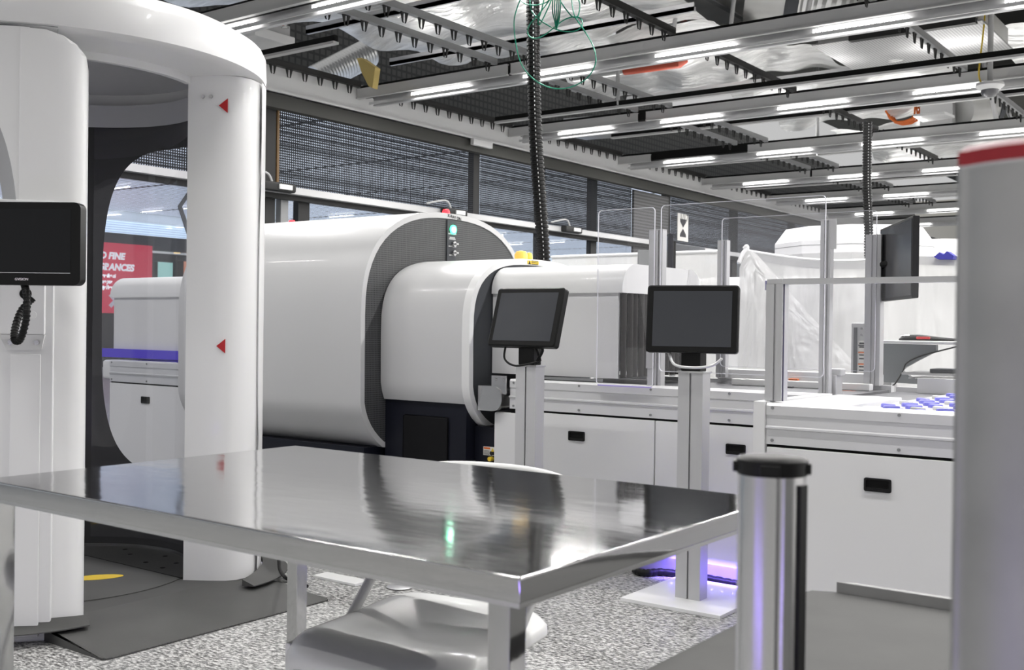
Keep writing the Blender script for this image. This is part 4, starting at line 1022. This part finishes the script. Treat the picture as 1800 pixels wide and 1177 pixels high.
# framed guard at the near conveyor
o = thing('clear_guard', 'aluminium framed clear guard standing on the conveyor table at right', 'guard', (-1.6, 3.86, .88))
extrusion(MB(), -1.645, -1.580, 3.84, 3.90, .885, 1.322, (.55,)).build('post', M['alu'], o, smooth=0)
MB().box(-1.645, -1.582, 3.845, 3.90, 1.322, 1.342, .002).build('corner_block', M['alu'], o)
MB().box(-1.652, -1.645, 3.845, 3.90, 1.30, 1.336, .001).build('end_cap', plain('cap_violet', (.25, .24, .42), .5), o)
MB().box(-1.582, 1.0, 3.845, 3.90, 1.322, 1.342).build('top_rail', M['alu'], o, smooth=0)
MB().box(-1.5795, -1.5775, 3.85, 3.857, .885, 1.322).build('violet_seal', plain('seal_violet', (.05, .045, .11), .5), o, smooth=0)
MB().poly([(-1.58, 3.87, .885), (1.0, 3.87, .885), (1.0, 3.87, 1.322), (-1.58, 3.87, 1.322)]).build('pane', M['plexi'], o, smooth=0)
# ================================================================== DISPLAYS AT THE FAR RIGHT
def display(label, A, B, z0, z1, t, tilt=0):
    """thin display between plan points A and B"""
    A = Vector((*A, 0)); B = Vector((*B, 0)); e = (B-A).normalized(); n = Vector((e.y, -e.x, 0))
    o = thing('edge_display', label, 'display', ((A.x+B.x)/2, (A.y+B.y)/2, z0))
    c = (A+B)/2+Vector((0, 0, (z0+z1)/2))
    MB().obox(c, e*(B-A).length/2, n*t/2, Vector((0, 0, (z1-z0)/2)), b=.004).build('housing', M['navy'] if 'blue' in label else M['dark'], o)
    MB().obox(c+n*(t/2+.001), e*((B-A).length/2-.012), n*.001, Vector((0, 0, (z1-z0)/2-.012))).build('screen', M['lscreen'], o)
    MB().obox(c-n*(t/2+.015), e*.10, n*.018, Vector((0, 0, .10)), b=.004).build('mount_plate', M['black'], o)
    return o, c, e, n
o, c, e, n = display('thin dark display seen almost edge-on, fixed to the double post at right', (-1.735, 5.50), (-1.402, 4.904), 1.30, 1.665, .03)
MB().cyl(c-n*.03, Vector((-1.71, 5.42, c.z)), .02, 10).build('mount_arm', M['matblack'], o)
o, c, e, n = display('thin blue-black display seen edge-on behind the front aluminium post', at(1170, 0, y=6.0).xy, at(1185, 0, y=5.55).xy, 1.44, 1.70, .03)
MB().obox(Vector((*at(1137, 0, y=6.05).xy, 1.50)), RT0*.035, Vector((-RT0.y, RT0.x, 0))*.02, Vector((0, 0, .15)), b=.004).build('grey_arm_cover', M['mid'], o)
MB().cyl((c.x, c.y+.1, 0), (c.x, c.y+.1, 1.5), .02, 10).build('pole', M['mid'], o)
# lift column with warning labels and work shelf
o = thing('lift_column', 'grey height-adjust column with orange warning labels behind the conveyor at right', 'column', (-1.978, 5.95, 0))
MB().box(-2.028, -1.928, 5.9, 5.97, 0, 1.195, .006).build('column', M['grey'], o)
MB().box(-2.012, -1.994, 5.894, 5.901, .6, 1.17).build('track', M['slate'], o, smooth=0)
m = MB(); m2 = MB(); m3 = MB()
for k in range(4):
    z1 = 1.098-k*.064
    m.box(-1.985, -1.945, 5.896, 5.9, z1-.058, z1)
    m2.box(-1.985, -1.945, 5.8945, 5.896, z1-.068, z1-.060)
    for j in range(2): m3.box(-1.980, -1.950, 5.8945, 5.896, z1-.018-.02*j, z1-.010-.02*j)
m3.box(-1.985, -1.945, 5.8945, 5.896, 1.070, 1.076)
m.build('label', M['paper'], o, smooth=0); m2.build('label_band', M['orange'], o, smooth=0); m3.build('label_print', M['ink'], o, smooth=0)
m = MB()
for z in (1.165, 1.13): m.cyl((-1.968, 5.9, z), (-1.968, 5.892, z), .007, 10)
m.build('screws', M['mid'], o)
o = thing('work_shelf', 'grey bracket work shelf behind the clear guard at right', 'shelf', (-1.6, 5.95, 0))
P = [at(a, b, y=5.9) for a, b in [(1545, 603), (1647, 606), (1647, 617), (1615, 633), (1592, 646), (1587, 651), (1605, 664), (1638, 664), (1638, 676), (1556, 671), (1549, 661), (1545, 640)]]
MB().prism([(p.x, p.z) for p in P], 'y', 5.88, 5.92).build('bracket', plain('bracket_grey', (.22, .235, .245), .5), o, smooth=0)
z = at(1600, 601, y=5.9).z
MB().box(-1.88, -1.40, 5.70, 6.2, z-.008, z+.008, .004).build('shelf_top', M['white2'], o)
MB().box(-1.88, -1.83, 5.98, 6.08, 0, z-.01).build('upright', M['grey'], o, smooth=0)
z2 = at(1650, 655, y=5.8).z
MB().box(at(1605, 0, y=5.8).x, -1.35, 5.7, 6.1, z2-.012, z2).build('keyboard_tray', M['grey'], o, smooth=0)
m = MB()
for k in range(10): m.cyl((-1.66+.03*k, 5.72, z2-.028), (-1.66+.03*k, 6.05, z2-.03), .003, 6)
m.build('wire_basket', M['steel'], o)
o = MB().box(at(1650, 0, y=5.8).x, -1.37, 5.74, 5.9, z2+.0005, z2+.022, .004).build('keyboard', M['slate']); tag(o, 'dark keyboard on the tray under the grey work shelf', 'keyboard')
o = thing('hand_scanner', 'black and red hand-held detector lying on the grey work shelf', 'detector', (-1.55, 5.85, z+.009))
a = at(1581, 599, y=5.85); b = at(1680, 599, y=5.85); zz = z+.0085
m = MB(); secs = []
for u, w, h in ((0, .012, .012), (.08, .035, .026), (.2, .045, .034), (.35, .045, .034), (.6, .04, .026), (.8, .035, .020), (1.0, .03, .016)):
    xx = a.x+(b.x-a.x)*u; secs.append([(xx, 5.85+w*math.cos(t), zz+h/2+h/2*math.sin(t)) for t in [2*PI*i/14 for i in range(14)]])
MB().loft(secs).build('body', M['black'], o)
MB().box(a.x+.10, a.x+.17, 5.798, 5.812, zz+.008, zz+.022, .004).build('red_grip', M['red'], o)
MB().lathe([(0, zz+.034), (.035, zz+.030), (.04, zz+.024), (.03, zz+.02)], a.x+.045, 5.85, seg=20).build('chrome_head', M['steel'], o)
o = MB().tube(spline([at(1690, 607, y=5.86), at(1620, 625, y=5.86), at(1594, 638, y=5.86), at(1588, 650, y=5.86), at(1575, 672, y=5.86), at(1565, 681, y=5.86)], 6), .004, 6).build('shelf_cable', M['black']); tag(o, 'thin black cable hanging beneath the grey work shelf', 'cable')
# ================================================================== PLASTIC SHEETS AND FAR SCANNERS
def drape(label, A, B, z0f, z1, amp, seed, lean=0, band=None):
    A, B = Vector((*A, 0)), Vector((*B, 0)); e = (B-A).normalized(); n = Vector((-e.y, e.x, 0)); rnd = random.Random(seed); ph = [rnd.uniform(0, 6) for _ in range(5)]
    o = thing('plastic_sheet', label, 'plastic sheet', ((A.x+B.x)/2, (A.y+B.y)/2, 0))
    z1f = z1 if callable(z1) else (lambda u: z1)
    def f(u, v):
        k = (1-v); w = amp*k*(math.sin(9*u+ph[0]+3*k)+.6*math.sin(23*u+ph[1]-4*k)+.4*math.sin(41*u+6*k+ph[2]))+.03*math.sin(5*k*PI+7*u+ph[3])*k
        p = A.lerp(B, u)+n*(w+lean*k); return (p.x, p.y, z0f+(z1f(u)-z0f)*v)
    MB().grid(f, 90, 26).build('sheet', M['sheet'], o, smooth=80)
    if band:
        MB().grid(lambda u, v: tuple(A.lerp(B, u)-n*.012+Vector((0, 0, z1f(u)-.01-band*(1-v)))), 20, 1).build('hem_band', M['grey'], o, smooth=0)
    MB().tube([tuple(A.lerp(B, u)+Vector((0, 0, z1f(u)))) for u in [i/12 for i in range(13)]], .012, 8).build('top_rail', M['white'], o)
    return o
drape('white plastic sheet hung on a long rail behind the baggage scanner tunnel', (-4.78, 7.0), (-3.28, 7.0), .05, 1.70, .03, 1)
zl = lambda u: 1.785-.09*math.sin(PI*u)-.03*u
a = at(1312, 440, y=8.3); b = at(1700, 452, y=8.9)
drape('wide clear plastic sheet with grey hem strung across the far lanes at right', (a.x, a.y), (b.x, b.y), .05, lambda u: a.z+(b.z-a.z)*u-.10*math.sin(PI*min(1, u*1.3))*.6, .05, 4, band=.06)
# folded front flap of the big sheet
o = MB().loft([[tuple(p) for p in (at(1312, 442, y=8.0), at(1300, 470, y=7.9), at(1296, 700, y=7.7))],
               [tuple(p) for p in (at(1316, 441, y=8.0), at(1330, 480, y=7.7), at(1375, 700, y=7.4))],
               [tuple(p) for p in (at(1322, 442, y=8.0), at(1390, 560, y=7.5), at(1450, 700, y=7.2))],
               [tuple(p) for p in (at(1330, 446, y=8.1), at(1430, 560, y=7.7), at(1560, 700, y=7.4))]], closed=False, cap=False).build('plastic_flap', M['sheet'], smooth=80)
tag(o, 'loose flap of clear plastic tied up at the corner left of the clear guard', 'plastic sheet')
o = MB().tube(spline([at(1308, 437, y=8.0), at(1312, 433, y=8.0), at(1313, 437, y=8.0), at(1306, 445, y=7.98), at(1299, 462, y=7.95)], 8), .018, 8).build('tie_strap', M['white']); tag(o, 'white tie strap knotted at the top corner of the clear plastic', 'strap')
o = MB().box(-4.6, -3.0, 8.9, 9.3, 0, 1.62, .10).build('far_scanner_cabinet', M['white']); tag(o, 'white scanner cabinet partly hidden behind the narrow aluminium post', 'cabinet')
g = at(1655, 447, y=8.8); P = [at(x_, y_, y=8.8) for x_, y_ in ((1645, 452), (1655, 444), (1662, 448), (1668, 442), (1680, 450), (1678, 456), (1652, 456))]
o = MB().prism([(p.x, p.z) for p in P], 'y', 8.74, 8.86).build('blue_cloth', plain('blue_cloth', (.05, .05, .35), .8), smooth=0); tag(o, 'crumpled blue cloth lying on the rail of the plastic sheet at far right', 'cloth')
def far_canopy(label, cx, cy, r, z0, z1, mat):
    o = thing('far_scanner', label, 'body scanner', (cx, cy, 0))
    MB().lathe([(0, z0), (r*.88, z0), (r*.92, z0+.05), (r, z0+.12), (r, z1-.16), (r*.86, z1), (0, z1)], cx, cy, seg=10).build('canopy', M[mat], o, smooth=0)
    MB().lathe([(r*.88, 0), (r*.88, z0), (r*.80, z0), (r*.80, 0)], cx, cy, seg=10).build('drum', M[mat], o, smooth=0)
    MB().lathe([(r*1.003, z0+.2), (r*1.003, z0+.206)], cx, cy, seg=10).build('seam', M['mid'], o, smooth=0)
    return o
g = at(1500, 420, d=11.6); far_canopy('large white angular scanner canopy in the background behind the double post', g.x, g.y, .84, 1.82, 2.23, 'white2')
g = at(1650, 410, d=13.5); far_canopy('smaller pale scanner canopy in the far background at right', g.x, g.y, .55, 1.75, 2.28, 'white2')
# ================================================================== FOREGROUND FURNITURE
tb = thing('steel_table', 'shiny stainless steel table with square legs in the foreground', 'table', (-1.62, 1.68, 0))
X0, X1, Y0, Y1 = -2.348, -.880, 1.222, 2.140
m = MB(); m.box(X0, X1, Y0, Y1, .762, .80, .004)
m.build('table_top', M['table'], tb)
MB().box(X0+.006, X1-.006, Y0+.006, Y1-.006, .754, .762).build('under_frame', M['steel'], tb, smooth=0)
for x in (X0+.022, X1-.062):
    for y in (Y0+.006, Y1-.046):
        l = MB().box(x, x+.040, y, y+.040, .02, .756, .002).build('leg', M['alu'] if 0 else M['table'], tb)
        MB().lathe([(0, 0), (.022, 0), (.022, .012), (.012, .02), (0, .02)], x+.02, y+.02, seg=16).build('foot', M['black'], l)
for y in (Y0+.22, Y1-.25): MB().box(X0+.2, X1-.2, y, y+.028, .735, .756).build('cross_bar', M['steel'], tb, smooth=0)
# ---- folding chair
ch = thing('folding_chair', 'glossy white plastic folding chair tucked under the steel table', 'chair', (-1.650, 1.90, 0), math.radians(9))
sw, sd = .24, .225
def seat_z(u, v):      # u across, v front(0) to back(1)
    z = .468-.018*math.sin(PI*min(1, v*1.15))*(1-(2*u-1)**4)
    if v < .22: z -= .050*((.22-v)/.22)**2.2
    return z
def seat_pt(u, v):
    w = sw*(1-.06*(v-.3)**2)*(1-.10*max(0, (.12-v)/.12)**2-.12*max(0, (v-.9)/.1)**2); bow = .045*(1-(2*u-1)**2)*max(0, 1-v*2.5)
    return ((2*u-1)*w, -sd-bow+2*sd*v, seat_z(u, v)-.03*abs(2*u-1)**8)
m = MB(); nu, nv = 26, 30
G = [[m.bm.verts.new(seat_pt(i/nu, j/nv)) for j in range(nv+1)] for i in range(nu+1)]
for i in range(nu):
    for j in range(nv): m.bm.faces.new((G[i][j], G[i+1][j], G[i+1][j+1], G[i][j+1]))
bmesh.ops.recalc_face_normals(m.bm, faces=m.bm.faces)
geo = bmesh.ops.extrude_face_region(m.bm, geom=list(m.bm.faces))
bmesh.ops.translate(m.bm, verts=[v for v in geo['geom'] if isinstance(v, bmesh.types.BMVert)], vec=(0, 0, -.03))
seat = m.build('seat', M['chair'], ch, smooth=60, world=False)
md = seat.modifiers.new('bevel', 'BEVEL'); md.width = .012; md.segments = 3; md.limit_method = 'ANGLE'; md.angle_limit = math.radians(50)
m = MB()
def back_pt(u, v):
    x = (2*u-1)*(.205+.02*v); return (x, .255+.05*v+.035*(1-(2*u-1)**2), .56+.235*v-.016*abs(2*u-1)**3)
G = [[m.bm.verts.new(back_pt(i/20, j/10)) for j in range(11)] for i in range(21)]
for i in range(20):
    for j in range(10): m.bm.faces.new((G[i][j], G[i+1][j], G[i+1][j+1], G[i][j+1]))
geo = bmesh.ops.extrude_face_region(m.bm, geom=list(m.bm.faces))
bmesh.ops.translate(m.bm, verts=[v for v in geo['geom'] if isinstance(v, bmesh.types.BMVert)], vec=(0, .016, 0))
bk = m.build('backrest', M['chair'], ch, smooth=60, world=False)
md = bk.modifiers.new('bevel', 'BEVEL'); md.width = .008; md.segments = 3; md.limit_method = 'ANGLE'; md.angle_limit = math.radians(50)
for s_ in (-1, 1):
    MB().tube(spline([(s_*.215, -.30, .012), (s_*.222, -.12, .30), (s_*.225, .06, .46), (s_*.222, .20, .60), (s_*.212, .285, .74)], 8), .013, 12).build('front_leg', M['chair'], ch, world=False)
    MB().tube(spline([(s_*.20, .31, .012), (s_*.20, .18, .22), (s_*.20, .0, .43)], 8), .013, 12).build('rear_leg', M['chair'], ch, world=False)
    MB().box(s_*.232-.008, s_*.232+.008, -.20, -.09, .365, .430, .006).build('hinge_plate', M['chair'], ch, world=False)
    MB().cyl((s_*.238, -.15, .400), (s_*.247, -.15, .400), .014, 16).build('hinge_cap', M['black'], ch, world=False)
MB().cyl((-.2, .24, .14), (.2, .24, .14), .010, 10).build('stretcher', M['chair'], ch, world=False)
# ---- monitor stands
def monitor_stand(label, x, y, yaw, tilt, label_w=.385, h=.285):
    o = thing('monitor_stand', label, 'monitor stand', (x, y, 0), group=None)
    MB().box(-.235, .225, -.19, .32, 0, .016, .002).build('base_plate', M['white'], o, world=False)
    P = [(-.057, .035), (-.057, -.035), (-.004, -.035), (-.004, -.022), (.004, -.022), (.004, -.035), (.057, -.035), (.057, .035)]
    MB().prism(P, 'z', .016, .965).build('post', M['alu'], o, smooth=0, world=False)
    MB().box(-.062, .062, -.04, .04, .965, .973, .001).build('top_plate', M['grey'], o, world=False)
    R = Matrix.Translation((.0, -.02, 1.19)) @ Matrix.Rotation(yaw, 4, 'Z') @ Matrix.Rotation(-tilt, 4, 'X')
    def pl(m, w, hh, y0, y1, r):
        L = rrect(-w/2, w/2, -hh/2, hh/2, r); m.loft([[tuple(R @ Vector((a, y0, b))) for a, b in L], [tuple(R @ Vector((a, y1, b))) for a, b in L]]); return m
    h_ = MB(); L = rrect(-label_w/2, label_w/2, -h/2, h/2, .014); L2 = rrect(-label_w/2+.006, label_w/2-.006, -h/2+.006, h/2-.006, .010)
    h_.loft([[tuple(R @ Vector((a, y_, b))) for a, b in LL] for LL, y_ in ((L2, -.026), (L, -.020), (L, .012), (L2, .020))])
    hd = h_.build('monitor', M['black'], o, world=False)
    pl(MB(), label_w-.056, h-.050, -.0275, -.0255, .002).build('screen', M['screen'], hd, smooth=0, world=False)
    MB().box(-.048, .042, -.03, .03, .973, 1.055, .004).build('neck', M['black'], o, world=False)
    return o
a = at(1220, 1045, y=4.14)
s2 = monitor_stand('monitor stand on white floor plate with level black screen, right of the two', -2.085, 4.13, math.radians(18), math.radians(7))
s1 = monitor_stand('monitor stand with tilted black screen in front of the baggage scanner, left of the two', -2.935, 4.13, math.radians(0), math.radians(17))
MB().tube(spline([(-.09, -.06, 1.05), (-.05, -.08, 1.00), (.03, -.07, .99), (.10, -.04, 1.0), (.14, -.03, 1.03)], 8), .006, 8).build('cable', M['aluw'], s2, world=False)
MB().tube(spline([(-.10, -.06, 1.06), (-.09, -.08, 1.0), (-.03, -.08, .97), (.06, -.06, .985), (.09, -.04, 1.0)], 8), .005, 8).build('cable', M['black'], s1, world=False)
MB().tube(spline([(.05, -.02, 1.05), (.075, -.03, 1.0), (.055, -.03, .985), (.09, -.03, 1.04), (.07, -.02, 1.07)], 8), .007, 8).build('cable', M['black'], s1, world=False)
# sleeved cables on the floor
def sleeve(label, pts, r=.016):
    P = spline(pts, 16); m = MB(); m.tube(P, r, 12)
    for i in range(0, len(P)-4, 5): m.tube([P[i], P[i+1], P[i+3], P[i+4]], [r, r*1.12, r*1.12, r], 12)
    o = m.build('floor_cable_sleeve', M['black']); tag(o, label, 'cable')
sleeve('black spiral cable sleeve curling on the floor behind the right monitor stand', [(-2.62, 4.54, .07), (-2.56, 4.49, .03), (-2.52, 4.42, .018), (-2.46, 4.40, .018), (-2.40, 4.47, .018), (-2.2, 4.49, .018), (-2.05, 4.475, .018), (-1.99, 4.47, .02)])
sleeve('black cable sleeve lying at the foot of the conveyor under the table edge', [(-3.1, 4.42, .018), (-2.85, 4.47, .018), (-2.66, 4.50, .03), (-2.60, 4.545, .06)])
o = MB().lathe([(0, 0), (.05, 0), (.06, .004), (.05, .008), (0, .010)], at(703, 1032, z=0).x, at(703, 1032, z=0).y, seg=24).build('floor_box', M['alu']); tag(o, 'small round metal floor plate behind the folding chair', 'floor box')
a = at(555, 1016, z=0); b = at(620, 1000, z=0)
o = MB().box(a.x-.02, b.x+.25, a.y-.0, a.y+.09, 0, .012, .002).build('floor_trunking', M['white']); tag(o, 'flat white floor strip running behind the table leg', 'cable cover')
# ---- black table with lip
bt = thing('black_table', 'dark worn worktop with raised back lip at lower right', 'table', (-.3, 1.4, 0))
MB().prism([(-.775, 1.27), (.50, 1.27), (.50, 2.035), (-.73, 2.035), (-.762, 2.02), (-.775, 1.985)], 'z', .612, .650).build('worktop', M['blacktop'], bt, smooth=30)
MB().prism([(-.72, 2.035), (-.70, 2.045), (-.685, 2.05), (.50, 2.05), (.50, 2.035)], 'z', .612, .670).build('back_lip', M['lip'], bt, smooth=30)
for x, y in ((-.70, 1.32), (-.70, 1.95), (.42, 1.32), (.42, 1.95)): MB().box(x, x+.04, y, y+.04, 0, .612).build('leg', M['dark'], bt, smooth=0)
# ---- bollard
bo = thing('barrier_post', 'round brushed metal barrier post with black cap in the foreground', 'post', (-.497, 1.185, 0))
prof_ = []
n = 72
for i in range(n):
    a = 2*PI*i/n; r = .0385
    for k in range(4):
        d = abs((a-(math.radians(38)+k*PI/2)+PI) % (2*PI)-PI)
        if d < math.radians(7): r = .0345
    prof_.append((-.497+r*math.cos(a), 1.185+r*math.sin(a)))
MB().prism(prof_, 'z', .02, .984).build('tube', plain('bollard_metal', (.66, .655, .66), .24, metal=1), bo, smooth=50)
dv = Vector((math.cos(math.radians(-53.6+50)), math.sin(math.radians(-53.6+50)), 0))
MB().box(-.0075, .0075, -.004, .004, .05, .975, mat=Matrix.Translation((-.497, 1.185, 0))@Matrix.Rotation(math.radians(-8), 4, 'Z')@Matrix.Translation((.0375, 0, 0))@Matrix.Rotation(PI/2, 4, 'Z')).build('tape_slot', M['black'], bo, smooth=0)
MB().lathe([(0, .984), (.040, .984), (.0405, .988), (.0405, 1.001), (.037, 1.004), (.020, 1.006), (0, 1.006)], -.497, 1.185, seg=40).build('cap', M['black'], bo)
for a in (200, 290, 20, 110):
    d = math.radians(a); c = Vector((-.497+.041*math.cos(d), 1.185+.041*math.sin(d), .992))
    MB().obox(c, Vector((math.cos(d), math.sin(d), 0))*.003, Vector((-math.sin(d), math.cos(d), 0))*.011, Vector((0, 0, .006)), b=.001).build('tape_clip', M['black'], bo)
MB().lathe([(0, 0), (.16, 0), (.16, .012), (.05, .022), (0, .022)], -.497, 1.185, seg=40).build('base', M['dark'], bo)
# ---- steel pedestal with red band at the right edge
pe = thing('steel_pedestal', 'worn stainless steel pedestal with a red band at the right edge', 'pedestal', (-.14, .86, 0))
o0 = at(1689, 290, d=.86); lat0 = RT0.dot(o0); dep0 = Vector((FW.x, FW.y, 0)).normalized().dot(o0); fwh = Vector((FW.x, FW.y, 0)).normalized()
pts = []; ang = math.radians(-70); lat, dep = lat0+.004, dep0; 
pts.append((lat0, dep0+.006)); pts.append((lat0+.001, dep0+.002))
for i in range(26):
    pts.append((lat, dep)); lat += .008*math.cos(ang); dep += .008*math.sin(ang); ang = min(math.radians(20), ang+math.radians(4.6))
pts += [(lat+.02, dep+.15), (lat, dep+.30), (lat0+.11, dep0+.16)]
W = [tuple((RT0*a+fwh*b).xy) for a, b in pts]
ztop = o0.z+.011
def shrink(k): 
    cx = sum(p[0] for p in W)/len(W); cy = sum(p[1] for p in W)/len(W); return [(cx+(p[0]-cx)*k, cy+(p[1]-cy)*k) for p in W]
MB().prism(W, 'z', 0, ztop-.013).build('body', M['pillar'], pe, smooth=40)
MB().loft([[(*p, ztop-.013) for p in shrink(1.0)], [(*p, ztop-.0115) for p in shrink(1.0)]]).build('trim_ring', M['grey'], pe, smooth=40)
MB().loft([[(*p, ztop-.0115) for p in W], [(*p, ztop) for p in W]]).build('red_band', M['redband'], pe, smooth=40)
MB().loft([[(*p, ztop) for p in shrink(.995)], [(*p, ztop+.004) for p in shrink(.93)]]).build('top_plate', plain('pink_reflection_top', (.62, .45, .46), .4), pe, smooth=40)  # pink reflection on the chamfer is put into its colour
# ================================================================== LIGHT AND CAMERA
w = bpy.data.worlds.new('World'); bpy.context.scene.world = w; w.use_nodes = True
w.node_tree.nodes['Background'].inputs['Color'].default_value = (1, 1, 1, 1); w.node_tree.nodes['Background'].inputs['Strength'].default_value = .5
def area(name, loc, rot, sx, sy, p, col=(1, 1, 1), spread=180):
    l = bpy.data.lights.new(name, 'AREA'); l.shape = 'RECTANGLE'; l.size = sx; l.size_y = sy; l.energy = p; l.color = col; l.spread = math.radians(spread)
    o = bpy.data.objects.new(name, l); COL.objects.link(o); o.location = loc; o.rotation_euler = rot
for lx, ly in LAMPS: area('lamp_light', (lx, ly, 3.553), (0, 0, 0), .74, .04, (36 if ly > 5 else 15 if ly > -3 else 6), (1, .985, .965), 176 if ly > 5 else 132); area('ceiling_fill_light', (lx, ly, 3.785), (PI, 0, 0), .74, .06, 6, (1, .985, .965))  # upward lights over the beams are added to brighten foil and plenum
area('violet_floor_light', (-2.05, 4.44, .07), (math.radians(35), 0, 0), .7, .03, 3.5, (.22, .14, 1))
area('violet_lane_light', (-1.4, -1.2, .25), (math.radians(75), 0, math.radians(15)), 1.6, .1, 3, (.32, .2, 1))
cam = bpy.data.cameras.new('camera'); co = bpy.data.objects.new('camera', cam); COL.objects.link(co)
co.matrix_world = Matrix(((RT.x, UP.x, -FW.x, 0), (RT.y, UP.y, -FW.y, 0), (RT.z, UP.z, -FW.z, EYE), (0, 0, 0, 1)))
cam.sensor_fit = 'HORIZONTAL'; cam.sensor_width = 36; cam.lens = 36*F_PX/1800; cam.clip_start = .05; cam.clip_end = 200
cam.dof.use_dof = True; cam.dof.focus_distance = 4.8; cam.dof.aperture_fstop = 7.1
sc = bpy.context.scene; sc.camera = co
sc.view_settings.view_transform = 'Standard'; sc.view_settings.look = 'None'; sc.view_settings.exposure = .10
sc.cycles.max_bounces = 10; sc.cycles.transparent_max_bounces = 16; sc.cycles.glossy_bounces = 5; sc.cycles.diffuse_bounces = 4
sc.cycles.caustics_reflective = False; sc.cycles.caustics_refractive = False; sc.cycles.sample_clamp_indirect = 6
